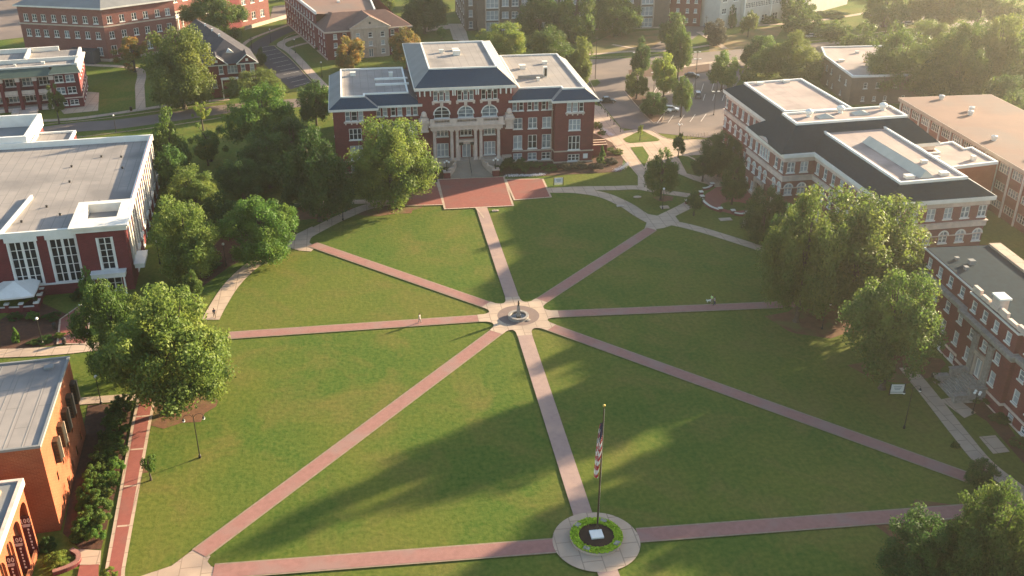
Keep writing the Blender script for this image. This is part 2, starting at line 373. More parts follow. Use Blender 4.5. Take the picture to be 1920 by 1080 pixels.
lay('pavement', [walk([(395, 600), (408, 575), (432, 538), (462, 507), (500, 480), (556, 452), (592, 432), (640, 408), (690, 388), (745, 379), (800, 378)], 2.9),
                 walk([(500, 392), (560, 385), (620, 380), (720, 378)], 2.3),
                 P((545, 445), (585, 425), (600, 432), (583, 447), (580, 455), (592, 464), (583, 472), (560, 470), (535, 462)),
                 walk([(1025, 357), (1080, 354), (1150, 353), (1195, 352), (1230, 358), (1300, 368)], 2.5),
                 walk([(1028, 357), (1080, 358), (1130, 366), (1172, 384), (1200, 402), (1225, 416)], 3.1),
                 walk([(1222, 418), (1252, 404), (1290, 385), (1310, 370)], 2.9),
                 walk([(1222, 416), (1262, 419), (1310, 430), (1360, 445), (1440, 471), (1520, 500)], 2.5),
                 P((1206, 400), (1238, 406), (1262, 400), (1275, 418), (1244, 428), (1232, 430), (1222, 436), (1208, 430), (1213, 417)),
                 P((1112, 196), (1128, 200), (1150, 228), (1170, 246), (1200, 242), (1222, 246), (1256, 262), (1330, 262), (1356, 272), (1340, 290), (1290, 292), (1330, 310), (1378, 330), (1390, 350), (1345, 352), (1300, 338), (1262, 322), (1240, 300), (1225, 330), (1222, 352), (1196, 350), (1196, 330), (1170, 300), (1148, 268), (1112, 250)),
                 walk([(60, 228), (150, 222), (250, 208), (330, 196), (430, 186)], 2.2),
                 P((155, 200), (163, 172), (186, 174), (184, 208), (120, 214), (112, 205)),
                 walk([(264, 205), (262, 165), (258, 130), (170, 122), (150, 118)], 2.6),
                 walk([(640, 50), (590, 60), (540, 75), (527, 85), (548, 100), (590, 145), (610, 165)], 2.8),
                 walk([(535, 92), (580, 80), (610, 78)], 1.6),
                 walk([(452, 88), (470, 74), (510, 58), (560, 42), (640, 28)], 1.6),
                 walk([(1100, 103), (1180, 97), (1260, 95), (1330, 85)], 1.8),
                 walk([(1250, 130), (1330, 118), (1400, 113), (1480, 100)], 2),
                 walk([(1148, 84), (1190, 91)], 1.6, False),
                 walk([(1310, 60), (1340, 78), (1360, 92)], 2.2),
                 P((1478, 66), (1500, 28), (1515, 26), (1500, 60)), walk([(1420, 48), (1480, 44), (1560, 35), (1700, 12)], 2.4),
                 walk([(1930, 30), (1880, 35), (1830, 45)], 2.2),
                 walk([(-20, 664), (60, 661), (120, 657), (185, 650)], 2.7),
                 walk([(150, 753), (200, 749), (268, 744)], 1.9, False),
                 P((132, 1030), (190, 1033), (188, 1060), (150, 1060)),
                 P((262, 1082), (322, 1062), (366, 1029), (395, 1044), (389, 1054), (396, 1063), (406, 1066), (404, 1110), (240, 1110)),
                 walk([(1700, 690), (1745, 745), (1800, 815), (1850, 873), (1930, 935)], 2.5),
                 P((1835, 820), (1866, 817), (1893, 848), (1862, 852)), P((1762, 750), (1790, 745), (1830, 775), (1808, 785)),
                 P((840, 45), (870, 45), (880, 80), (850, 75)), P((790, 52), (855, 46), (860, 52), (800, 60))], conc)
lay('lawn_island', [P((1168, 261), (1199, 246), (1206, 246), (1237, 262), (1234, 265), (1182, 269), (1174, 267)),
                    P((1182, 277), (1205, 275), (1217, 293), (1208, 314)),
                    P((1270, 292), (1290, 294), (1330, 316), (1312, 332), (1288, 326)),
                    P((1106, 152), (1120, 149), (1126, 156), (1118, 162), (1106, 163))], lawn)

# centre hub and spokes
def dirv(a): return Vector((math.cos(a), math.sin(a)))
HUB = [((901, 385), 'g'), ((1222, 430), 'r'), ((1490, 571), 'r'), ((1822, 899), 'r'), ((1096, 975), 'g'), ((374, 1039), 'r'), ((428, 630), 'r'), ((586, 459), 'r')]
spokes = []
for q, t in HUB:
    e = Vector(g(*q)); spokes.append((math.atan2(e.y, e.x) % (2 * math.pi), e, t))
spokes.sort(key=lambda s_: s_[0])
bord, red, grey = [], [], []
for a, e, t in spokes:
    d = dirv(a); st = d * 6.3
    ex = e - d * (.0 if t == 'r' else 0)
    if t == 'r':
        bord.append(band([st, ex], 2.5)); red.append(band([st, ex], 2.0))
    else:
        grey.append(band([st, ex], 2.4))
fw, fe, fs = Vector(g(1040, 1024)), Vector(g(1196, 1005)), Vector(g(1138, 1070))
for A, B in ((Vector(g(400, 1073)), fw), (fe, Vector(g(1840, 957))), (Vector(g(1840, 957)), Vector(g(1990, 948)))):
    bord.append(band([A, B], 2.6)); red.append(band([A, B], 2.15))
d = (fs - Vector(g(1118, 1017))).normalized(); grey.append(band([fs, fs + d * 30], 2.4))
lay('path_edging', bord, pm('tan_edging', (.30, .215, .15), (.22, .17, .11), 1.2, .9)); lay('brick_path', red, pav_r); lay('paver_path', grey, pav_g)
hub = []
n = len(spokes)
for i in range(n):
    a0, a1 = spokes[i][0], spokes[(i + 1) % n][0] + (2 * math.pi if i == n - 1 else 0)
    half = 1.25 / 6.9
    A, B = a0 + half, a1 - half
    hub.append(dirv(a0 - half) * 6.95); hub.append(dirv(A) * 6.95)
    tip = 5.1 if (a1 - a0) > R(38) else 5.5
    for k in range(1, 10):
        t = k / 10; aa = A + (B - A) * t; s_ = math.sin(math.pi * t) ** .45
        hub.append(dirv(aa) * (6.95 + (tip - 6.95) * s_))
lay('hub_pavement', [hub], conc)
lay('fountain_disc', [[dirv(k / 48 * 2 * math.pi) * 3.55 for k in range(48)]], disc_m)
FC = Vector(g(1118, 1016)); FP = Vector((.5, -55.3))
lay('flag_pavement', [[FC + dirv(k / 48 * 2 * math.pi) * 5.2 for k in range(48)]], conc)

# entrance plaza and other brick areas, pale kerb bands below the brick field
def plaza(px, e=.42):
    p = [Vector(q) for q in P(*px)]
    if sum(p[i].x * p[(i + 1) % len(p)].y - p[(i + 1) % len(p)].x * p[i].y for i in range(len(p))) < 0: p = p[::-1]
    return [Vector(q) for q in offs(p, e)], p
pl = [plaza(q) for q in (((823, 338), (943, 333), (960, 386), (836, 392)), ((950, 338), (1016, 337), (1031, 370), (966, 375)), ((757, 386), (765, 352), (818, 344), (830, 384)))]
pl += [plaza(((206, 1110), (204, 1070), (252, 800), (268, 725), (292, 725), (279, 790), (228, 1070), (226, 1110)), .4)]
pl += [plaza(((110, 645), (115, 600), (150, 575), (170, 575), (160, 645)), .3)]
lay('plaza_edging', [q[0] for q in pl] + [band(P((886, 383), (908, 410)), .35)], conc); lay('brick_plaza', [q[1] for q in pl], pav_b)
lay('walk_crossband', [band(P((a, y), (b, y - 2)), .3) for a, b, y in ((255.5, 280, 783), (244.5, 269, 845), (232.6, 256, 914), (220, 243, 989), (266, 290, 733))], conc)
lay('brick_court', [P((1343, 352), (1322, 366), (1322, 380), (1345, 396), (1378, 404), (1420, 402), (1440, 380), (1420, 370), (1385, 350)), P((150, 1062), (186, 1060), (184, 1110), (140, 1110))], pav_b)
lay('court_lawn', [[Vector(g(1377, 388)) + Vector((math.cos(k / 20 * 6.283) * 3, math.sin(k / 20 * 6.283) * 2.6)) for k in range(20)]], lawn)
# markings
mk_ = []
for i in range(5): mk_.append(walk([(1232 + i * 20.5, 232 - i * .8), (1242 + i * 20.5, 218 - i * .8)], .15, False))
for i in range(5): mk_.append(walk([(1225 + i * 9, 176), (1232 + i * 9, 164)], .13, False))
for i in range(6): mk_.append(walk([(1296 + i * 19, 172), (1300 + i * 19, 158)], .13, False))
for i in range(3): mk_.append(walk([(1318 + i * 18, 190), (1322 + i * 18, 178)], .13, False))
for i in range(11): mk_.append(walk([(486 + i * 6.5, 91 + i * 7.2), (514 + i * 6.6, 86 + i * 7.0)], .14, False))
lay('parking_marking', mk_, paint)
# kerbs
kb = MB()
for px in ([(1105, 150), (1128, 196), (1160, 238), (1170, 243)], [(1225, 246), (1245, 258), (1262, 262)], [(1170, 170), (1192, 196), (1224, 230), (1241, 229), (1247, 203)],
           [(-40, 285), (60, 266), (180, 254), (330, 234), (420, 220)], [(-40, 250), (60, 236), (180, 224), (330, 204), (420, 192)],
           [(514, 86), (546, 112), (586, 155)], [(640, 44), (590, 53), (540, 68), (525, 84), (514, 86)], [(1100, 108), (1200, 105), (1420, 86), (1560, 73), (1700, 53), (1925, 18)]):
    s_ = spline([Vector(g(*q)) for q in px])
    for a, b in zip(s_[:-1], s_[1:]): kb.obox(a, b, .18, 0, .13)
struct(kb.build('kerb', conc))

# ---------------------------------------------------------------- windows and walls
WC = {}
def win_meshes(w, h, style, fm):
    key = (round(w, 2), round(h, 2), style, fm.name)
    if key in WC: return WC[key]
    F = MB(); t = .11; yo, yi = .04, .17
    def bar(x0, x1, z0, z1, y0=yo, y1=yi): F.box(x0, x1, y0, y1, z0, z1)
    hw = w / 2
    nx, nz = {'sash': (1, 2), 'pair': (2, 2), 'triple': (3, 2), 'grid': (4, 5), 'tall': (2, 5), 'small': (1, 1), 'arch': (2, 3), 'slit': (1, 1), 'door': (2, 1), 'quad': (4, 2), 'curtain': (6, 3)}[style]
    if style != 'slit':
        bar(-hw, -hw + t, 0, h); bar(hw - t, hw, 0, h); bar(-hw + t, hw - t, 0, t); bar(-hw + t, hw - t, h - t, h)
        for i in range(1, nx):
            x = -hw + w * i / nx; k = .09 if style != 'grid' or i != 2 else .22
            bar(x - k, x + k, t, h - t, yo + .02)
        for j in range(1, nz):
            z = h * j / nz; F.box(-hw + t, hw - t, yo + .05, yi, z - .045, z + .045)
    if style in ('grid', 'tall'):   # white surround and lintel
        F.box(-hw - .35, -hw, -.06, .05, 0, h + .05); F.box(hw, hw + .35, -.06, .05, 0, h + .05)
    if style == 'arch':   # stone arch surround
        r = hw; zs = h - r; N = 10
        for i in range(N):
            a, b = math.pi * i / N, math.pi * (i + 1) / N
            c_ = lambda R_, an, y: (R_ * math.cos(an), y, zs + R_ * math.sin(an))
            for yy in (-.08,):
                F.face([c_(r, a, yy), c_(r + .25, a, yy), c_(r + .25, b, yy), c_(r, b, yy)])
            F.face([c_(r + .25, a, -.08), c_(r + .25, a, .02), c_(r + .25, b, .02), c_(r + .25, b, -.08)])
            F.face([c_(r - .01, a, -.08), c_(r - .01, a, .2), c_(r - .01, b, .2), c_(r - .01, b, -.08)])
    S_ = MB(); S_.box(-hw - .15, hw + .15, -.14, .03, -.22, -.004)
    G = MB(); G.face([(-hw + .02, .16, .02), (hw - .02, .16, .02), (hw - .02, .16, h - .02), (-hw + .02, .16, h - .02)])
    def me(b, nm, mt):
        q = bpy.data.meshes.new(nm); q.from_pydata(b.v, [], b.f); q.materials.append(mt); q.update(); return q
    panes = [me(G, 'pane', k_) for k_ in (glassd, glassb, glassh)]
    if not F.f: F.box(-hw, hw, .17, .18, 0, h)
    WC[key] = (me(F, 'window', fm), panes, me(S_, 'sill', stone if fm is not white else white))
    return WC[key]

class Bld:
    def __init__(s, name, label, cat='building', loc=(0, 0), rz=0.0, group=None):
        s.e = thing(name, label, cat, (loc[0], loc[1], 0), rz, group); s.w = MB(); s.panes = (0, 1, 2); s.fm = white; s.rnd = random.Random(len(name) * 7 + 3); s.nm = 'window'
        s.sill = True
    def wall(s, a, b, z0, z1, wins=(), mi=0, rev=.22):
        """a wall from a to b, outside on its right, with real openings; wins = (centre, bottom, width, height, style)"""
        a, b = Vector(a[:2]), Vector(b[:2]); d = (b - a); L = d.length; d.normalize(); inn = Vector((-d.y, d.x))
        wins = [q for q in wins if q[0] - q[2] / 2 > .05 and q[0] + q[2] / 2 < L - .05]
        xs = sorted({0, round(L, 4)} | {round(q[0] + k * q[2] / 2, 4) for q in wins for k in (-1, 1)})
        zs = sorted({z0, z1} | {round(v, 4) for q in wins for v in (q[1], q[1] + q[3])})
        pt = lambda x, z, y=0: (a.x + d.x * x + inn.x * y, a.y + d.y * x + inn.y * y, z)
        for j in range(len(zs) - 1):
            run = None
            for i in range(len(xs) - 1):
                cx, cz = (xs[i] + xs[i + 1]) / 2, (zs[j] + zs[j + 1]) / 2
                solid = not any(abs(cx - q[0]) < q[2] / 2 and q[1] < cz < q[1] + q[3] for q in wins)
                if solid:
                    if run is None: run = xs[i]
                    if i == len(xs) - 2: s.w.face([pt(run, zs[j]), pt(xs[i + 1], zs[j]), pt(xs[i + 1], zs[j + 1]), pt(run, zs[j + 1])], mi)
                elif run is not None:
                    s.w.face([pt(run, zs[j]), pt(xs[i], zs[j]), pt(xs[i], zs[j + 1]), pt(run, zs[j + 1])], mi); run = None
        for q in wins:
            c, zb, w_, h_, st = q[:5]; x0, x1, zt = c - w_ / 2, c + w_ / 2, zb + h_
            s.w.face([pt(x0, zb), pt(x0, zt), pt(x0, zt, rev), pt(x0, zb, rev)], mi); s.w.face([pt(x1, zt), pt(x1, zb), pt(x1, zb, rev), pt(x1, zt, rev)], mi)
            s.w.face([pt(x1, zb), pt(x0, zb), pt(x0, zb, rev), pt(x1, zb, rev)], mi); s.w.face([pt(x0, zt), pt(x1, zt), pt(x1, zt, rev), pt(x0, zt, rev)], mi)
            if st == 'arch' or st == 'portal':
                r = w_ / 2; zs_ = zt - r; N = 8
                for sg in (-1, 1):
                    arc = [pt(c + sg * r * math.cos(math.pi / 2 * k / N), zs_ + r * math.sin(math.pi / 2 * k / N)) for k in range(N + 1)]
                    cor = pt(c + sg * r, zt)
                    for k in range(N): s.w.face([arc[k], arc[k + 1], cor] if sg < 0 else [arc[k + 1], arc[k], cor], mi)
            if st in ('void', 'portal'): continue
            p = pt(c, zb); s.window(p, math.atan2(d.y, d.x), w_, h_, st)
    def window(s, p, rz, w_, h_, st, pane=None):
        fm, panes, sill = win_meshes(w_, h_, st, s.fm)
        o = link('door' if st == 'door' else s.nm, fm, s.e, p, rz)
        link('pane', panes[s.rnd.choice(s.panes) if pane is None else pane], o)
        if st not in ('slit', 'door', 'curtain') and s.sill: link('sill', sill, o)
        return o
    def part(s, mb_, name, mats, smooth=False): return mb_.build(name, mats, s.e, smooth=smooth)
    def done(s, mats): return s.w.build('wall', mats, s.e)

def evenly(L, n, margin=0.0): return [margin + (L - 2 * margin) * (i + .5) / n for i in range(n)]
def flat_top(b, poly, z, curb_w=.35, curb_h=.35, roof=roofw, trim=white, out=.12):
    q = MB(); q.face(z3(offs(poly, -curb_w + .02), z)); b.part(q, 'roof', [roof])
    q = MB(); q.ring(poly, out, -curb_w, z - .25, z + curb_h); b.part(q, 'parapet', [trim])
def units(b, items, mt=None):
    for (x, y, z, w_, d_, h_) in items:
        q = MB(); q.box(x - w_ / 2, x + w_ / 2, y - d_ / 2, y + d_ / 2, z - .02, z + h_); q.box(x - w_ / 2 - .07, x + w_ / 2 + .07, y - d_ / 2 - .07, y + d_ / 2 + .07, z + h_, z + h_ + .1)
        b.part(q, 'roof_unit', [mt or whitetrim])

# ================================================================ the central hall
def hall():
    B = Bld('red_brick_hall', 'large red brick hall with stone columned portico and raised central block facing the lawn', 'hall', (0, 73.6), 0)
    def bays(f):   # openings shared by both wings; f = +1 east, -1 west
        mid = []
        for c in (1.45, 4.95, 8.3):
            c2 = c if f > 0 else 9.9 - c
            mid += [(c2 - .75, 12.7, 1.05, 2.2, 'sash'), (c2 + .75, 12.7, 1.05, 2.2, 'sash'), (c2, 8.3, 2.1, 2.6, 'pair'), (c2, 3.4, 2.1, 3.3, 'pair'), (c2, .6, 2.1, 1.7, 'pair')]
        c = 4.7
        pav = [(c - 1.45, 12.4, 1.1, 2.2, 'sash'), (c, 12.4, 1.3, 2.2, 'sash'), (c + 1.45, 12.4, 1.1, 2.2, 'sash'), (c, 8.0, 2.8, 2.6, 'triple'), (c, 3.2, 2.8, 3.4, 'triple'), (c, .45, 2.8, 1.6, 'triple')]
        return mid, pav
    for f in (1, -1):
        mid, pav = bays(f); D = 37 if f > 0 else 28.5
        if f > 0:
            B.wall((10.8, 1.8), (20.7, 1.8), 0, 15, mid); B.wall((20.7, 1.8), (20.7, 0), 0, 15); B.wall((20.7, 0), (30, 0), 0, 15, pav)
            B.wall((30, 0), (30, D), 0, 15, [(c, z, 1.3, h, 'sash') for c in evenly(D, 7, 1) for z, h in ((12.4, 2.2), (8, 2.6), (3.2, 3.3))])
            B.wall((30, D), (10.8, D), 0, 15)
            poly = [(10.8, 1.8), (20.7, 1.8), (20.7, 0), (30, 0), (30, D), (10.8, D)]
        else:
            B.wall((-20.7, 1.8), (-10.8, 1.8), 0, 15, mid); B.wall((-20.7, 0), (-20.7, 1.8), 0, 15); B.wall((-30, 0), (-20.7, 0), 0, 15, pav)
            B.wall((-30, D), (-30, 0), 0, 15, [(c, z, 1.3, h, 'sash') for c in evenly(D, 5, 1) for z, h in ((12.4, 2.2), (8, 2.6), (3.2, 3.3))])
            B.wall((-10.8, D), (-30, D), 0, 15)
            poly = [(-30, 0), (-20.7, 0), (-20.7, 1.8), (-10.8, 1.8), (-10.8, D), (-30, D)]
        q = MB(); q.ring(poly, .9, -.1, 14.85, 15.35); B.part(q, 'eave', [whitetrim])
        q = MB(); q.ring(poly, .12, -.05, 2.75, 3.05); q.ring(poly, .10, -.05, .02, .4); B.part(q, 'stone_band', [stone])
        A_, C_ = offs(poly, .8), offs(poly, -2.1); q = MB()
        fr = lambda i: 0 if (A_[(i + 1) % 6][1] - A_[i][1]) ** 2 < .3 and A_[i][1] < 5 else 1
        q.skin(z3(A_, 15.36), z3(C_, 17.3), fr); B.part(q, 'mansard_roof', [slate, roofg])  # side slopes paler grey than the front: light on the slate put into colour
        q = MB(); q.face(z3(offs(C_, -.18), 17.2)); B.part(q, 'roof', [roofw])
        q = MB(); q.ring(C_, .15, -.2, 17.05, 17.55); B.part(q, 'roof_curb', [white])
        q = MB(); x = f * 20.3
        q.tube((x, 1.55, 0), (x, 1.55, 14.8), .09); B.part(q, 'drainpipe', [stone])
        if f > 0:
            q = MB(); q.box(14, 20, 12.4, 13, 17.2, 18.0); B.part(q, 'roof_duct', [roofg])
            q = MB(); q.box(20.4, 21.3, 13.5, 14.6, 17.2, 19.6, 0); q.box(20.6, 21.1, 13.2, 13.5, 17.5, 19.3, 1); B.part(q, 'chimney', [whitetrim, dark])
            units(B, [(16.6, 22, 17.2, 1.5, 1.5, .9), (18.5, 10.5, 17.2, .7, .7, .7), (23, 26, 17.2, 1.2, 1, .6)])
        else:
            for y in (11, 16):
                q = MB(); q.box(-20, -12.2, y, y + .5, 17.2, 17.65); B.part(q, 'roof_duct', [white])
            units(B, [(-25, 21, 17.2, 1.2, 1, .8), (-16, 19, 17.2, .9, .9, 1.0)])
    # central block
    T = rect(-10.8, 10.8, 1.2, 44)
    wins = []
    for gi, c in enumerate((-5.5, 0, 5.5)):
        for k in (-1.35, 0, 1.35): wins.append((10.8 + c + k, 15.9, 1.0, 2.3, 'sash'))
        wins.append((10.8 + c, 11.85, 3.5, 2.55, 'arch'))
        if gi != 1: wins.append((10.8 + c, 2.6, 2.7, 3.2, 'triple'))
        wins.append((10.8 + c, 7.5, 2.7, 2.1, 'triple'))
        if gi != 1: wins.append((10.8 + c, .5, 1.9, 1.3, 'pair'))
    wins.append((10.85, 2.25, 2.0, 3.4, 'door'))
    B.wall((-10.8, 1.2), (10.8, 1.2), 0, 18.6, wins)
    B.wall((10.8, 1.2), (10.8, 44), 0, 18.6, [(c, 16.0, 1.0, 2.0, 'sash') for c in evenly(42, 10, 2)]); B.wall((10.8, 44), (-10.8, 44), 0, 18.6)
    B.wall((-10.8, 44), (-10.8, 1.2), 0, 18.6, [(c, 16.0, 1.0, 2.0, 'sash') for c in evenly(42, 10, 2)])
    q = MB(); q.ring(T, .85, -.1, 18.5, 19.15); B.part(q, 'eave', [whitetrim])
    q = MB()
    for x in (-10.4, -9.3, -8.0, -2.9, -2.4, 2.4, 2.9, 8.0, 9.3, 10.4): q.box(x - .13, x + .13, .45, 1.25, 17.2, 18.5)
    for x in (-6.2, -4.8, -.7, .7, 4.8, 6.2): q.box(x - .1, x + .1, .5, 1.25, 17.9, 18.5)
    B.part(q, 'eave_bracket', [white])
    A_ = offs(T, .75); C_ = rect(-7.7, 7.9, 6.2, 32)
    q = MB(); q.skin(z3(A_, 19.16), z3(C_, 21.9), lambda i: 0 if i == 0 else 1); B.part(q, 'mansard_roof', [slate, roofg])  # all but the front slope carry their light as a paler grey
    q = MB(); q.face(z3(offs(C_, -.2), 21.8)); B.part(q, 'roof', [roofw]); q = MB(); q.ring(C_, .12, -.22, 21.7, 22.15); B.part(q, 'roof_curb', [white])
    units(B, [(0, 19.5, 21.8, 1.6, 1.4, 1.0), (-3.4, 22, 21.8, 1, .8, .7), (.2, 24, 21.8, 1.5, 1.2, .4)])
    q = MB()
    for c in (-5.5, 0, 5.5):
        q.box(c - 2.2, c + 2.2, .95, 1.22, 15.45, 15.85); q.box(c - .35, c + .35, .9, 1.22, 14.45, 15.45)
        for k in (-1.9, 1.9): q.box(c + k - .25, c + k + .25, .9, 1.22, 15.1, 15.44)
    B.part(q, 'stone_sill_band', [stone2])
    for sx in (-1, 1):
        for xc in (25.4,):
            q = MB(); x = sx * xc; q.box(x - 2.3, x + 2.3, -.28, .03, 11.95, 12.3)
            for k in (-1.9, -.6, .6, 1.9): q.box(x + k - .15, x + k + .15, -.25, .03, 11.6, 11.94)
            B.part(q, 'stone_sill_band', [stone2])
    q = MB(); q.box(27.7, 28.8, -.1, .03, .95, 2.1); B.part(q, 'plaque', [white])
    # portico
    q = MB(); q.box(-8.4, 8.4, -1.0, 1.35, 0, 2.2); q.box(-10.6, -8.4, .2, 1.3, 0, 2.4); q.box(8.4, 10.6, .2, 1.3, 0, 2.4); B.part(q, 'portico_base', [stone])
    for x in (-7.45, -3.5, -2.25, 2.0, 3.25, 7.35):
        q = MB(); q.box(x - .52, x + .52, -.95, .05, 2.2, 2.55)
        q.lathe([(.44, 0), (.44, .2), (.40, .3), (.40, 3), (.34, 6.6), (.34, 6.7)], 14, 0, (x, -.45), 2.55); q.box(x - .5, x + .5, -.95, .05, 9.25, 9.6); B.part(q, 'column', [stone2])
    q = MB(); q.box(-8.3, 8.3, -1.1, 1.25, 9.6, 10.5); q.box(-8.8, 8.8, -1.45, 1.25, 10.5, 10.9); q.box(-9.8, 9.9, -.6, 1.24, 10.9, 11.3)
    B.part(q, 'entablature', [stone2])
    q = MB()
    for a_, b_ in ((-8.4, -7.4), (-3.9, -2.3), (2.2, 3.8), (7.4, 8.4)): q.box(a_, b_, -1.2, -.7, 11.31, 12.3)
    for a_, b_ in ((-7.4, -3.9), (-2.3, 2.2), (3.8, 7.4)):
        q.box(a_, b_, -1.1, -.8, 12.05, 12.25); q.box(a_, b_, -1.1, -.8, 11.31, 11.45)
        k = a_ + .2
        while k < b_: q.box(k - .06, k + .06, -1.02, -.88, 11.45, 12.05); k += .36
    q.box(-8.4, 8.4, -1.25, 1.2, 10.9, 11.3); B.part(q, 'balustrade', [stone2])
    for x in (-9.7, 9.9):
        q = MB(); q.box(x - 1.0, x + 1.0, -.7, 1.22, 9.2, 9.6); q.box(x - .8, x + .8, -.5, 1.22, 9.6, 11.4); q.box(x - 1.15, x + 1.15, -.95, 1.22, 11.4, 12.0); q.box(x - .8, x + .8, -.6, 1.22, 12.0, 12.6)
        q.lathe([(.0, 0), (.62, .15), (.66, .6), (.45, 1.15), (0, 1.4)], 12, 0, (x, 0), 12.6); B.part(q, 'urn_pier', [stone2])
    q = MB()
    for x in (-1.75, 1.85): q.box(x - .35, x + .35, .6, 1.25, 2.2, 6.1)
    q.box(-2.4, 2.5, .4, 1.25, 6.1, 6.7); q.box(-1.8, -.8, .2, 1.2, 5.5, 6.1, 1); q.box(.9, 1.9, .2, 1.2, 5.5, 6.1, 1); q.box(-1.35, 1.5, .7, 1.2, 5.6, 6.1, 0); B.part(q, 'door_surround', [stone2, dark])
    # flared steps
    q = MB(); N = 13
    for i in range(N):
        t = i / N; hw = 5.0 - 2.1 * min(1, t * 1.6); y0 = -6.7 + 5.7 * t; q.box(.25 - hw, .25 + hw, y0, -1.0, 2.2 * i / N, 2.2 * (i + 1) / N)
    B.part(q, 'steps', [conc2])
    for sx in (-1, 1):
        q = MB(); pts = [(sx * 3.1 + .25, -1.1), (sx * 3.3 + .25, -3), (sx * 4.0 + .25, -4.6), (sx * 5.2 + .25, -5.9)]
        for i, (a_, b_) in enumerate(zip(pts[:-1], pts[1:])): q.obox(a_, b_, .5, 0, 3.0 - .45 * i)
        B.part(q, 'cheek_wall', [stone]); q = MB()
        q.box(.25 + sx * 5.6 - .75, .25 + sx * 5.6 + .75, -6.9, -5.4, 0, 1.5, 1); q.box(.25 + sx * 5.6 - .85, .25 + sx * 5.6 + .85, -7.0, -5.3, 1.5, 1.7); B.part(q, 'step_pier', [stone, brick])
    q = MB()
    for i in range(6):
        t = i / 5; q.tube((.3, -1.3 - 5.2 * t, 2.3 - 2.1 * t), (.3, -1.3 - 5.2 * t, 3.3 - 2.1 * t), .04)
    q.tube((.3, -1.2, 3.3), (.3, -6.6, 1.15), .05); B.part(q, 'handrail', [dark])
    # low auditorium roof behind the west wing
    q = MB(); q.face([(-24, 29, 12), (-16, 37, 14.5), (-10.9, 29, 15)]); q.face([(-24, 29, 12), (-24, 40, 12), (-16, 37, 14.5)]); q.face([(-10.9, 29, 15), (-16, 37, 14.5), (-10.9, 42, 13)]); q.face([(-24, 40, 12), (-10.9, 42, 13), (-16, 37, 14.5)])
    B.part(q, 'rear_roof', [shingle_g]); B.wall((-24, 40), (-24, 29), 0, 12); B.wall((-10.9, 42), (-24, 40), 0, 12)
    # east side terrace with stepped planters
    for i, (y, z) in enumerate(((4, 2.6), (7.5, 2.0), (11, 1.4))):
        q = MB(); q.box(30.0, 34.5 + i * .6, y, y + .4, 0, z, 0); q.box(30.0, 34.6 + i * .6, y - .06, y + .46, z, z + .15, 1); B.part(q, 'terrace_wall', [brick, conc])
    B.done([brick])
hall()

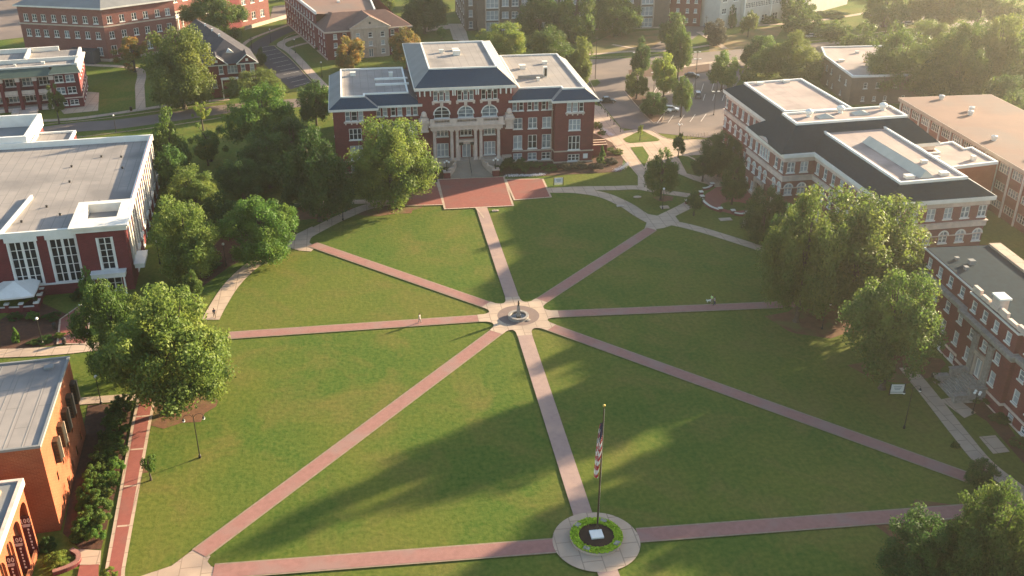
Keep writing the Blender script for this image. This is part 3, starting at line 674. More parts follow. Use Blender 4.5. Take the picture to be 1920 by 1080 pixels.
# ================================================================ east building with the dark mansard
def east_hall():
    B = Bld('pink_brick_building', 'long pink brick building with dark mansard roofs beyond the great right hand oaks', 'building')
    B.panes = (1, 1, 1, 2); W_ = B.wall
    def openings(L, cs, arches=True, w_=1.35, low=True):
        o = []
        for c in cs:
            o.append((c, 9.9, w_, 2.2, 'pair' if w_ > 1.6 else 'sash'))
            o.append((c, 5.1, w_, 2.3, 'arch'))
            if low: o.append((c, 1.0, w_, 2.1, 'sash'))
        return o
    n0, n1 = (64.8, 81), (65.4, 54.2); p0, p1, p2 = (59.5, 51.8), (60.2, 34.2), (66.8, 34.5)
    sw, se = (67.7, 6.6), (88.2, 7.4)
    W_(n0, n1, 0, 13.6, openings(27, [.9 + 3.35 * i for i in range(8)]))
    W_((65.2, 54.2), (65.2, 51.8), 0, 13.6); W_((66, 51.8), p0, 0, 13.6)
    o = openings(17.6, [1.2, 4.0, 13.9, 16.5]) + [(8.1 + k, 9.9, 1.1, 2.2, 'sash') for k in (-1.9, -.65, .65, 1.9)] + [(7.0, 5.1, 1.35, 2.3, 'arch'), (9.6, 5.1, 1.35, 2.3, 'arch'), (8.1, .05, 2.4, 3.5, 'portal')]
    W_(p0, p1, 0, 13.6, o); W_(p1, p2, 0, 13.6, openings(6.6, [1.5, 4.4], w_=1.7))
    L = (Vector(sw) - Vector(p2)).length
    W_(p2, sw, 0, 13.6, openings(L, [1.6 + 3.3 * i for i in range(8)]))
    L = (Vector(se) - Vector(sw)).length
    W_(sw, se, 0, 13.6, openings(L, [2.2 + 3.45 * i for i in range(6)], w_=1.7)); W_(se, (88.6, 36.8), 0, 13.6); W_((88.6, 36.8), (94.4, 37.2), 0, 13.6); W_((94.4, 37.2), (94.2, 51.5), 0, 13.6)
    W_((94.2, 51.5), (85, 51.5), 0, 13.6); W_((85, 51.5), (85, 81.5), 0, 13.6); W_((85, 81.5), n0, 0, 13.6)
    foot = [n0, n1, (65.2, 51.9), p0, p1, p2, sw, se, (88.6, 36.8), (94.4, 37.2), (94.2, 51.5), (85, 51.5), (85, 81.5)]
    q = MB()
    q.ring(foot, .22, -.05, 8.1, 9.1); q.ring(foot, .4, -.05, 9.1, 9.25); q.ring(foot, .12, -.05, 12.25, 13.3); q.ring(foot, .1, -.05, .02, .8); q.ring(foot, .08, -.05, 6.45, 6.65)
    B.part(q, 'stone_band', [stone2])
    q = MB(); q.ring(foot, .75, -.1, 13.3, 14.05); B.part(q, 'eave', [whitetrim])
    q = MB(); c = Vector((59.5 + .3, 43.2))   # curved gable over the entrance
    prof = [(-4.2, 0), (-2.6, .12), (-1.4, .42), (0, .58), (1.4, .42), (2.6, .12), (4.2, 0)]
    pts = [(58.95 + .35 * 0, 43.2 + a, 14.0 + b) for a, b in prof]; pts2 = [(59.6, y, z) for _, y, z in pts]
    q.skin(pts, pts2, 0, False); q.face(pts); q.face(pts2[::-1]); B.part(q, 'gable', [stone2])
    q = MB()
    q.box(59.15, 59.6, 41.3, 42.3, 0, 4.2); q.box(59.15, 59.6, 45.1, 46.1, 0, 4.2); q.box(59.1, 59.6, 41.3, 46.1, 4.2, 4.9); B.part(q, 'entrance_surround', [stone])
    q = MB(); q.box(61.0, 61.1, 42.2, 45.2, 0, 3.6); B.part(q, 'door', [dark])
    def mans(o_, i_, z1, name='mansard_roof'):
        q = MB(); q.skin(z3(o_, 14.06), z3(i_, z1)); B.part(q, name, [slate_d])
    # north wing
    i_n = [(67.0, 76), (67.4, 52.5), (83, 52.5), (82, 77.6)]
    mans([(64.1, 81.6), (64.8, 52), (85.6, 52), (85.6, 82)], [i_n[0], i_n[1], i_n[2], i_n[3]], 16.8); flat_top(B, [i_n[0], i_n[1], i_n[2], i_n[3]], 16.8, roof=roofp)
    i_c = [(63.9, 39), (89.2, 41), (89.2, 48.4), (63.9, 46.2)]
    mans([(58.9, 33.7), (94.9, 36.5), (94.7, 52), (58.9, 52.3)], i_c, 18.4); flat_top(B, i_c, 18.4, roof=roofp)
    i_s = [(69.6, 40), (70.4, 8.3), (83.9, 9.2), (83.5, 41)]
    mans([(66.2, 40), (67.1, 6.0), (88.8, 6.8), (89, 41)], i_s, 16.8); flat_top(B, i_s, 16.8, roof=roofp)
    q = MB(); a_, b_ = (75.6, 31), (76.6, 10.6)     # long ridged skylight
    q.skin([(74.4, 31, 16.85), (75.2, 10.2, 16.85), (78.2, 10.3, 16.85), (77.2, 31.2, 16.85)], [(75.8, 31, 18.1), (76.7, 10.9, 18.1), (76.72, 10.9, 18.1), (75.82, 31, 18.1)]); B.part(q, 'skylight', [skyl])
    for x, y in ((68.7, 44), (76.5, 45.6), (86.5, 46.3)):
        q = MB(); q.lathe([(.5, 0), (.5, .5), (.85, .8), (.85, 1.3), (.4, 1.6), (0, 1.7)], 12, 0, (x, y), 18.4); B.part(q, 'roof_vent', [white])
    for x, y in ((72, 43.0), (80.5, 44.3)):
        q = MB(); q.skin([(x - 1.8, y - 1.2, 18.45), (x + 1.8, y - 1, 18.45), (x + 1.8, y + 1.4, 18.45), (x - 1.8, y + 1.2, 18.45)], [(x - .1, y, 19.2), (x + .1, y, 19.2), (x + .1, y + .2, 19.2), (x - .1, y + .2, 19.2)]); B.part(q, 'skylight', [skyl])
    units(B, [(73.5, 10.9, 16.8, 1.6, 1.2, .5), (80.6, 11.5, 16.8, 1.6, 1.2, .5), (80.4, 18, 16.8, 1.1, .9, .5), (70.5, 75, 16.8, 1.5, 1, .5), (77.5, 76, 16.8, 1.5, 1, .5)])
    # lower rear block, plain red brick
    rb = [(88.9, 26.5), (103.7, 28.8), (103.6, 38), (101.5, 37.4), (101.6, 42), (94.9, 40.5), (94.9, 36), (88.9, 36)]
    n = len(rb)
    for i in range(n): W_(rb[i], rb[(i + 1) % n], 0, 12, (), 1)
    flat_top(B, rb, 11.8, roof=roofp); units(B, [(99.6, 31, 11.8, .9, .9, .9), (92.6, 33, 11.8, 1.2, 1, .4)])
    B.done([brick_p, brick_o])
east_hall()

# ================================================================ near right building
def right_hall():
    B = Bld('columned_brick_building', 'dark roofed red brick building with heavy stone cornice and stepped entrance at the right edge', 'building', (64.2, -26), R(-93))
    B.panes = (1, 2, 1)
    def openings(c0, c1, w3, w2):
        o = []
        for c in w3: o.append((c - c0, 11.0, 1.25, 1.6, 'sash'))
        for c in w2:
            o += [(c - c0, 7.0, 1.3, 1.6, 'sash'), (c - c0, 3.3, 1.3, 2.1, 'sash'), (c - c0, .35, 1.3, 1.1, 'sash')]
        return o
    B.wall((-14.7, 0), (1.0, 0), 0, 13.6, openings(-14.7, 1, (-12.6, -9.2, -5.9, -2.4), (-12.6, -9.2, -5.2, -1.3)))
    B.wall((1.0, 0), (1.0, -.7), 0, 13.6)
    B.wall((1.0, -.7), (13.5, -.7), 0, 13.6, [(c - 1, 11.0, 1.25, 1.6, 'sash') for c in (2.4, 5.4, 8.4, 11.6)] + [(c - 1, 7.0, 1.3, 1.5, 'sash') for c in (3.4, 6.9, 10.4)] +
           [(c - 1, 3.3, 1.3, 2.1, 'sash') for c in (3.4, 10.4)] + [(5.9, 2.3, 1.8, 3.0, 'door')])
    B.wall((13.5, -.7), (13.5, 0), 0, 13.6)
    B.wall((13.5, 0), (48, 0), 0, 13.6, openings(13.5, 48, [15.4 + 3.3 * i for i in range(9)], [15.4 + 3.3 * i for i in range(9)]))
    B.wall((48, 0), (48, 12), 0, 13.6); B.wall((48, 12), (-14.7, 12), 0, 13.6); B.wall((-14.7, 12), (-14.7, 0), 0, 13.6)
    foot = [(-14.7, 0), (1, 0), (1, -.7), (13.5, -.7), (13.5, 0), (48, 0), (48, 12), (-14.7, 12)]
    q = MB(); q.ring(foot, .95, -.05, 9.75, 10.25); q.ring(foot, .55, -.05, 9.35, 9.75); q.ring(foot, .15, -.05, 8.9, 9.35); B.part(q, 'cornice', [rbench])
    q = MB(); q.ring(foot, .12, -.05, 1.7, 2.1); q.ring(foot, .10, -.05, 0, .25); B.part(q, 'stone_band', [stone2])
    q = MB(); q.ring(foot, .2, -.1, 13.25, 13.5); B.part(q, 'gutter', [whitetrim])
    q = MB(); q.face(z3(offs(foot, .05), 13.53)); B.part(q, 'roof', [slate_d])
    q = MB(); q.box(-14.6, 48, 10.6, 12.6, 13.3, 13.9); B.part(q, 'rear_roof_strip', [conc])
    q = MB(); k = 1.2
    while k < 13: q.box(k, k + 1.9, -.75, -.25, 13.76, 14.5 + .25 * math.sin(k)); k += 2.35
    q.box(1.0, 13.5, -.7, -.3, 13.76, 14.1); B.part(q, 'stepped_parapet', [stone2])
    q = MB(); q.box(6.0, 7.8, -.6, .8, 13.76, 15.6, 0); q.box(5.8, 8.0, -.8, 1.0, 15.6, 15.85, 1); B.part(q, 'roof_block', [stone2, white])
    for x in (4.9, 8.9):
        q = MB(); q.box(x - .55, x + .55, -1.1, -.65, 2.2, 8.9); q.box(x - .7, x + .7, -1.3, -.65, 2.2, 2.7); q.box(x - .7, x + .7, -1.3, -.65, 8.5, 8.9); B.part(q, 'pilaster', [rbench])
    q = MB(); q.box(5.6, 6.0, -.95, -.65, 2.2, 5.7); q.box(7.8, 8.2, -.95, -.65, 2.2, 5.7); q.box(5.4, 8.4, -1.05, -.65, 5.7, 6.3); B.part(q, 'door_surround', [stone])
    q = MB(); N = 12
    for i in range(N): q.box(4.6, 9.3, -1.2 - 3.9 * (1 - i / N), -.8, 2.1 * i / N, 2.1 * (i + 1) / N)
    B.part(q, 'steps', [rbench])
    for x in (4.2, 9.7):
        q = MB(); q.box(x - .35, x + .35, -3.2, -.7, 0, 2.3); q.box(x - .35, x + .35, -5.4, -3.2, 0, 1.2); q.box(x - .45, x + .45, -3.4, -.71, 2.3, 2.5); q.box(x - .45, x + .45, -5.6, -3.4, 1.2, 1.4); B.part(q, 'cheek_wall', [rbench])
    units(B, [(-8, 4, 13.5, .8, .8, .7), (-6.2, 2.2, 13.5, .6, .5, .5), (-9.8, 2.6, 13.5, .5, .5, .4)], roofg)
    B.done([brick])
right_hall()

# ================================================================ long flat roofed block far right
def far_right():
    B = Bld('long_brick_block', 'long three storey brick block with brown flat roof and white piers at the far right', 'building', (107.6, 74.5), R(-91.3))
    B.panes = (0, 2); B.fm = whitetrim; B.sill = False
    L = 84; o = []
    n = 18
    for i in range(n):
        c = 2.35 + L / n * i * .997
        for z, h in ((8.9, 1.9), (5.2, 1.7), (1.4, 1.7)): o.append((c, z, 3.3, h, 'quad'))
    B.wall((0, 0), (L, 0), 0, 11.4, o); B.wall((L, 0), (L, 23), 0, 11.4); B.wall((L, 23), (0, 23), 0, 11.4); B.wall((0, 23), (0, 0), 0, 11.4)
    for i in range(n + 1):
        q = MB(); x = L / n * i; q.box(x - .16, x + .16, -.3, .02, 0, 11.4); B.part(q, 'pier', [whitetrim])
    F_ = rect(0, L, 0, 23)
    q = MB(); q.ring(F_, .7, -.1, 11.3, 12.1); B.part(q, 'eave', [stone])
    q = MB(); q.face(z3(offs(F_, .5), 12.12)); B.part(q, 'roof', [roofb])
    for x, y in ((2, 9), (15, 9), (12, 11), (33, 4), (45, 6), (43, 8), (48, 9)):
        q = MB(); q.lathe([(.55, 0), (.55, .35), (.7, .5), (.7, 1.0), (0, 1.2)], 10, 0, (x, y), 12.1); B.part(q, 'roof_vent', [whitetrim])
    B.done([brick_p])
far_right()

def grey_box():
    B = Bld('flat_roofed_grey_building', 'two storey grey brown building with white edged flat roof behind the pink brick building', 'building', (112.4, 109.5), R(-2))
    B.panes = (0, 2)
    B.wall((0, 0), (24, 0), 0, 8, [(c, 4.6, 1.1, 1.6, 'sash') for c in (4.2, 7.8, 13, 18)] + [(c, 1, .9, 1.3, 'sash') for c in (4, 7.4, 10.6, 16)])
    B.wall((24, 0), (26, 34), 0, 8); B.wall((26, 34), (5, 34), 0, 8); B.wall((1.6, 23), (0, 0), 0, 8, [(c, 4.6, 1.1, 1.6, 'sash') for c in (3, 7, 14, 19)] + [(c, 1, .9, 1.3, 'sash') for c in (5, 9, 16)])
    B.wall((5, 34), (1.6, 23), 0, 8)
    flat_top(B, [(0, 0), (24, 0), (26, 34), (5, 34), (1.6, 23)], 8, roof=roofp)
    units(B, [(4, 17, 8, 1.6, 1.3, .5), (13, 26, 8, 1, .8, .6)])
    B.done([brick_g])
grey_box()

# ================================================================ left side: student building
def left_big():
    B = Bld('white_parapet_building', 'wide red brick building with pale flat roof and white parapets on the left', 'building', (-65.5, 19.9), R(3.9))
    B.panes = (0,)
    H_ = 12.0
    o = [(c + 24.3, 2.3, 4.1, 8.1, 'grid') for c in (-16.9, -10.45)]
    B.wall((-24.3, .8), (-7.9, .8), 0, H_, o); B.wall((-7.9, .8), (-7.9, 0), 0, H_ + .6)
    B.wall((-7.9, 0), (0, 0), 0, H_ + .6, [(4.4, 4.3, 2.1, 6.0, 'tall'), (4.2, .1, 3.6, 2.9, 'triple')])
    ew = []
    for i in range(9): ew += [(4.5 + 5.3 * i, 4.2, 1.9, 6.3, 'tall'), (7.1 + 5.3 * i, .6, 1.6, 2.4, 'pair')]
    B.wall((0, 0), (0, 50.5), 0, H_ + .3, ew)
    B.wall((0, 50.5), (-60, 50.5), 0, H_); B.wall((-60, 50.5), (-60, .8), 0, H_); B.wall((-60, .8), (-24.3, .8), 0, H_)
    q = MB(); q.face([(-59.9, .9, 11.1), (-.3, .9, 11.1), (-.3, 50.3, 11.1), (-59.9, 50.3, 11.1)]); B.part(q, 'roof', [roofw])
    q = MB()
    q.box(-60, -7.9, .55, 1.0, 11.3, 12.2); q.box(-.3, .25, 11.2, 50.4, 11.3, 12.2); q.box(-60.2, .4, 50.2, 50.7, 11.0, 12.3)
    B.part(q, 'parapet', [white])
    q = MB()
    for c in (-16.9, -10.45): q.box(c - 2.6, c + 2.6, .55, .85, 10.45, 11.29)
    q.box(-24.3, -7.9, .6, .9, 2.0, 2.29); B.part(q, 'window_panel', [white])
    # south east tower top: a square well inside a wide ledge
    O, I = rect(-8.5, .5, -.5, 11.2), rect(-7.0, -1.4, 3.2, 9.9); q = MB()
    q.skin(z3(O, 11.6), z3(O, 12.7)); q.skin(z3(O, 12.7), z3(I, 12.75)); q.skin(z3(I, 12.75), z3(I, 10.9)); q.ring(O, .3, -.3, 12.35, 12.72); B.part(q, 'tower_parapet', [whitetrim])
    q = MB(); q.face(z3(I, 11.15)); B.part(q, 'well_floor', [roofg])
    q = MB(); q.obox((-20.5, 1.2), (-18.5, 20), .35, 11.1, 11.7); B.part(q, 'roof_ridge', [white])
    for k in range(14):
        pass
    q = MB()
    for i in range(9):
        y = 4.5 + 5.3 * i
        for dy in (-1.35, 1.35): q.box(.01, .35, y + dy - .28, y + dy + .28, 3.4, 11.3)
        q.box(.01, .5, y - 1.7, y + 1.7, 3.5, 4.1)
    B.part(q, 'pilaster', [whitetrim])
    for (x0, x1, y0, y1) in ((-6.5, -.9, -1.7, -.003), (.36, 2.0, 1.5, 7)):
        q = MB(); q.box(x0, x1, y0, y1, 3.35, 4.1); q.box(x0 - .12, x1 + .12, y0 - .12, y1 + (.0 if y1 < 0 else .12), 4.1, 4.25); B.part(q, 'canopy', [white])
    q = MB(); q.box(-6.3, -6.05, -1.6, -1.35, 0, 3.35); q.box(-1.35, -1.1, -1.6, -1.35, 0, 3.35); B.part(q, 'canopy_post', [white])
    # rear raised parts
    q = MB(); q.prism([(-24.3, 50.6), (-16.6, 50.6), (-16.6, 58.6), (-24.3, 58.6)], 0, 11.5, 0, None, False); B.part(q, 'rear_wall', [brick]); 
    flat_top(B, rect(-24.3, -16.6, 50.75, 58.6), 11.5, roof=roofw)
    q = MB(); q.prism(rect(-62, -25, 50.8, 67), 0, 13.2, 0, None, False); B.part(q, 'rear_wall', [brick])
    q = MB(); q.face(z3(rect(-61.5, -25.5, 51.2, 66.5), 11.0)); B.part(q, 'roof', [roofg])
    q = MB(); O = rect(-62.1, -24.9, 50.72, 67.2); q.ring(O, .1, -.5, 10.8, 13.6); B.part(q, 'parapet', [white])
    for x, y in ((-12, 10), (-15, 14.5), (-6, 15), (-13, 27), (-4, 33), (-14, 36), (-9, 41), (-18, 8), (-5, 40)):
        q = MB(); q.lathe([(.18, 0), (.18, .25), (.28, .3), (0, .5)], 8, 0, (x, y), 11.1); B.part(q, 'roof_pipe', [dark])
    B.done([brick])
left_big()

def orange_block():
    B = Bld('orange_brick_block', 'orange red brick block with dark box windows and narrow slits at the lower left', 'building', (-63, -45), R(3.9))
    B.panes = (0,); B.fm = dark; B.sill = False
    o = []
    for y in (3.9, 7.3, 10.9, 14.2, 17.6): o += [(y, 4.5, .55, 1.3, 'slit'), (y, .9, .55, 1.4, 'slit')]
    B.wall((-30, 0), (0, 0), 0, 12.2); B.wall((0, 0), (0, 20.3), 0, 12.2, o, rev=.05); B.wall((0, 20.3), (-30, 20.3), 0, 12.2); B.wall((-30, 20.3), (-30, 0), 0, 12.2)
    q = MB(); q.face(z3(rect(-30, .0, 0, 20.3), 12.21)); B.part(q, 'roof', [roofw])
    q = MB()
    for i in range(1, 15): q.box(-2 * i - .025, -2 * i + .025, .1, 20.2, 12.2, 12.235)
    B.part(q, 'roof_seam', [roofg])
    q = MB(); q.ring(rect(-30, 0, 0, 20.3), .12, -.18, 12.1, 12.42); B.part(q, 'parapet', [roofg])
    q = MB(); q.box(-2.6, -1.5, 17.6, 18.6, 12.2, 12.5); B.part(q, 'roof_hatch', [roofg])
    for y in (5.1, 8.3, 11.5, 14.8, 18.1):
        q = MB(); q.box(-.02, .62, y - .6, y + .6, 6.6, 9.7, 0); q.box(.63, .66, y - .45, y + .45, 6.8, 9.5, 1); q.box(.62, .75, y + .47, y + .6, 6.6, 9.7, 2)
        for k in range(7): q.box(.1, .55, y - .64, y - .60, 6.7 + .45 * k, 6.95 + .45 * k, 1)
        B.part(q, 'box_window', [bronze, dark, conc])
    B.done([brick_o])
orange_block()

def corner_loggia():
    B = Bld('arched_loggia_building', 'corner of an orange brick building with tall arches and maroon banners', 'building', (-64.6, -48.3), R(3))
    o = [(29 - 1.9 - 3.3 * i, .8, 2.85, 7.4, 'portal') for i in range(6)]
    B.wall((0, -29), (0, 0), 0, 9.6, o, rev=.3); B.wall((0, 0), (-25, 0), 0, 9.6); B.wall((-25, 0), (-25, -29), 0, 9.6); B.wall((-25, -29), (0, -29), 0, 9.6)
    q = MB(); q.face([(-1.6, -29, 0), (-1.6, 0, 0), (-1.6, 0, 9.5), (-1.6, -29, 9.5)]); B.part(q, 'inner_wall', [brick_o])
    q = MB(); q.ring(rect(-25, 0, -29, 0), .25, -.2, 9.4, 10.3); B.part(q, 'cornice', [stone2])
    q = MB(); q.face(z3(rect(-24.8, -.2, -28.8, -.2), 10.1)); B.part(q, 'roof', [roofg])
    q = MB(); A_ = offs(rect(-25, 0, -29, 0), -1.7); q.skin(z3(A_, 10.12), z3(offs(A_, -6), 12.5)); q.face(z3(offs(A_, -6), 12.5)); q.ring(A_, .05, -.1, 10.1, 10.4); B.part(q, 'tiled_roof', [pm('tan_tile', (.36, .26, .17), (.28, .2, .13), 3, .9)])
    B.done([brick_o])
    for i, lb in enumerate(('tall maroon banner reading 100, nearest the orange brick wall', 'tall maroon banner reading 100, second from the orange brick wall', 'tall maroon banner reading 100, lowest in the bottom left corner')):
        t = thing('banner', lb, 'banner', (-64.6 - .15 + .03 * i, -48.3 - .75 - 3.25 * i, 0), R(3), 'maroon banners hung in the arches')
        q = MB(); q.box(-.85, .32, 0, .05, .2, 5.6); q.build('cloth', [maroon], t)
        q = MB()
        def bar(x0, x1, z0, z1): q.box(x0 + .38, x1 + .38, -.03, -.005, z0, z1)
        # figures 1 0 0
        z0, z1 = 4.75, 5.4
        bar(-1.08, -.97, z0, z1); bar(-1.16, -.89, z0, z0 + .09); bar(-1.15, -1.08, z1 - .16, z1 - .07)
        for xa in (-.42, -.04):
            for k in range(12):
                a, b = k / 12 * 6.283, (k + 1) / 12 * 6.283; f = lambda r1, r2, an: (xa + .15 + r1 * math.cos(an), -.02, (z0 + z1) / 2 + r2 * math.sin(an))
                q.face([f(.15, .325, a), f(.15, .325, b), f(.065, .22, b), f(.065, .22, a)])
        for k in range(3): bar(-1.1 + .05 * k, -.15 - .04 * k, 4.5 - .14 * k, 4.58 - .14 * k)
        for k in range(7): bar(-.62, -.5 if k % 2 else -.42, 3.7 - .45 * k, 3.95 - .45 * k)
        q.build('lettering', [letter], t)
        q = MB(); q.tube((-.9, .02, 5.65), (.36, .02, 5.65), .03); q.build('rod', [dark], t)
corner_loggia()

# ================================================================ buildings at the back left
def porch_house():
    B = Bld('porch_building', 'dark red brick building with green tiled porch roof at the upper left edge', 'building', (-99, 137.5), R(9))
    B.panes = (0, 2)
    tw = []
    for z, h in ((7.2, 1.9), (4.0, 1.8), (.8, 1.4)):
        for c in (1.4, 2.9 + .3, 4.6 + .2): pass
        tw += [(1.5, z, 2.2, h, 'pair'), (4.3, z, 2.2, h, 'pair')]
    B.wall((-6.6, 0), (0, 0), 0, 9.8, tw); B.wall((0, 0), (0, 22), 0, 9.8, [(c, z, 1.1, 1.9, 'sash') for c in (3, 7, 11, 15, 19) for z in (7.2, 4, .8)]); B.wall((0, 22), (-40, 22), 0, 9.8); B.wall((-6.6, 2.5), (-6.6, 0), 0, 9.8)
    B.wall((-40, 3), (-6.6, 3), 0, 9.8, [(c, z, 3.0, 2.2, 'triple') for c in (31, 26.8, 22.6, 18.4, 14.2, 10, 5.8) for z in (6.2, 1.9)])
    for i in range(8):
        q = MB(); x = -7.0 - 4.2 * i; q.box(x - .45, x + .45, -.1, .8, 0, 8.1, 0); q.box(x - .6, x + .6, -.25, .95, 8.1, 9.2, 1); B.part(q, 'porch_pier', [brick, stone2])
    q = MB(); q.box(-40, -6.7, .1, .6, 4.6, 5.6); q.box(-40, -6.7, .1, .6, 8.9, 9.3); q.box(-40, -6.7, -.3, .1, 9.25, 9.4); B.part(q, 'porch_rail', [stone2])
    q = MB(); q.box(-40, -6.6, 0, 2.9, 4.2, 4.5); q.box(-40, -6.6, 0, 2.9, 0, .9); B.part(q, 'porch_floor', [stone2])
    q = MB(); q.face([(-40, -.7, 9.4), (-6.2, -.7, 9.4), (-7.6, 3.5, 11.2), (-40, 3.5, 11.2)]); q.face([(-7.3, -.9, 9.9), (.7, -.9, 9.9), (-.6, 2.6, 11.1), (-6.2, 2.6, 11.1)]); q.face([(-7.3, -.9, 9.9), (-6.2, 2.6, 11.1), (-6.2, 3.4, 11.1), (-7.3, 3.2, 9.9)])
    B.part(q, 'porch_roof', [tile_g])
    q = MB(); q.ring(rect(-6.6, 0, 0, 22), .7, -.1, 9.6, 9.95); B.part(q, 'eave', [whitetrim])
    q = MB(); q.face(z3(rect(-40, -.3, 2.7, 21.8), 11.0)); B.part(q, 'roof', [roofw])
    q = MB(); q.box(-40, 0, 8.8, 9.4, 10.9, 12.0); q.box(-.7, 0, 2.7, 21.8, 10.0, 11.6); q.box(-40, -6, 21.5, 22.2, 10.8, 12.2); q.box(-14, -13.4, 9.5, 22, 10.9, 12.2); q.box(-40, -.7, 2.75, 3.2, 10.9, 11.35); B.part(q, 'parapet', [whitetrim])
    q = MB(); q.ring([(-6.6, 0), (0, 0), (0, 22), (-6.6, 22)], .15, -.05, 2.6, 2.9); B.part(q, 'stone_band', [stone2])
    q = MB()
    for x in (-12.5, -17): q.box(x - .9, x + .9, -4.5, -.3, 0, .9); 
    q.box(-16.2, -13.3, -4.5, -.3, 0, .5); B.part(q, 'porch_steps', [stone2])
    units(B, [(-9, 6.5, 11, .8, .8, .5), (-16, 6, 11, .5, .5, .4)])
    B.done([brick])
porch_house()

def corner_big():
    B = Bld('angled_brick_building', 'tall red brick building with two angled wings and grey hip roof in the upper left', 'building', (-101.9, 187.9), 0)
    B.panes = (0, 0, 2)
    d1 = Vector((math.cos(R(33)), math.sin(R(33)))); d2 = Vector((math.cos(R(161)), math.sin(R(161))))
    L1, L2 = 24, 29
    rows = lambda cs, w_=1.6: [(c, z, w_, 2.2, 'pair') for c in cs for z in (12.0, 7.2)]
    p1 = d1 * L1; p2 = d2 * L2
    B.wall((0, 0), p1, 0, 16.6, rows([2.2, 6.2, 10.2, 14, 18, 21.5]) + [(c, 2.2, 1.8, 2.8, 'pair') for c in (2.2, 6.2, 14, 18)])
    B.wall(p2, (0, 0), 0, 16.6, rows([L2 - c for c in (2.4, 6, 9.6, 13.2, 16.8, 20.4, 23.5, 26.5)]) + [(L2 - 2.6, 2, 1.8, 2.6, 'pair')])
    n1 = Vector((-d1.y, d1.x)); n2 = Vector((d2.y, -d2.x))
    p3 = p1 + n1 * 15; p4 = p2 + n2 * 15; core = (n1 + n2).normalized() * 24
    B.wall(p1, p3, 0, 16.6); B.wall(p3, core, 0, 16.6); B.wall(core, p4, 0, 16.6); B.wall(p4, p2, 0, 16.6)
    foot = [(0, 0), tuple(p1), tuple(p3), tuple(core), tuple(p4), tuple(p2)]
    q = MB(); q.ring(foot, .15, -.05, 10.9, 11.35); q.ring(foot, .12, -.05, .1, 1.0); B.part(q, 'stone_band', [stone])
    q = MB(); q.ring(foot, .8, -.1, 16.5, 17.0); B.part(q, 'eave', [whitetrim])
    q = MB(); A_ = offs(foot, .75); C_ = offs(foot, -6.5); q.skin(z3(A_, 17.01), z3(C_, 20.4)); q.face(z3(C_, 20.4)); B.part(q, 'hip_roof', [roofg])
    q = MB(); q.obox(d2 * 3 + n2 * 0 - n2 * 2, d2 * 12 - n2 * 2, 4.2, 0, 4.2); B.part(q, 'porch', [shingle_g])
    # eastern wing, further back
    a, b = Vector((16, 22)), Vector((47, 59)); d3 = (b - a).normalized(); n3 = Vector((-d3.y, d3.x)); L3 = (b - a).length
    B.wall(a, b, 0, 19.5, [(c, z, 2.0, 2.6, 'pair') for c in (4, 8.5, 13, 17.5, 22, 26.5, 31, 35.5, 40, 44.5) for z in (13.5, 7.6, 1.8)])
    B.wall(b, b + n3 * 14, 0, 19.5); B.wall(b + n3 * 14, a + n3 * 14, 0, 19.5)
    q = MB(); q.obox(a + d3 * 26 - n3 * .25, a + d3 * 33 - n3 * .25, .6, 0, 19.3); B.part(q, 'brick_bay', [brick])
    q = MB(); q.obox(a - n3 * .1, b - n3 * .1, .3, 10.2, 10.6); q.obox(a - n3 * .2, b - n3 * .2, .8, 19.1, 19.7); B.part(q, 'stone_band', [stone])
    q = MB(); q.face(z3([a, b, b + n3 * 14, a + n3 * 14], 19.6)); B.part(q, 'roof', [roofg])
    q = MB(); q.obox(a + d3 * 30 - n3 * 5, b + d3 * 12 - n3 * 3, .3, 0, 1.3); B.part(q, 'terrace_wall', [stone])
    q = MB(); q.obox(a + d3 * 1 - n3 * 1, a + d3 * 6.5 - n3 * 1, 1.6, 8.6, 9.6)
    for k in (1.2, 3.2, 5.2):
        c = a + d3 * k - n3 * 1.1; q.tube((c.x, c.y, 0), (c.x, c.y, 8.6), .35, None, 10)
    B.part(q, 'portico', [white])
    B.done([brick_p])
corner_big()

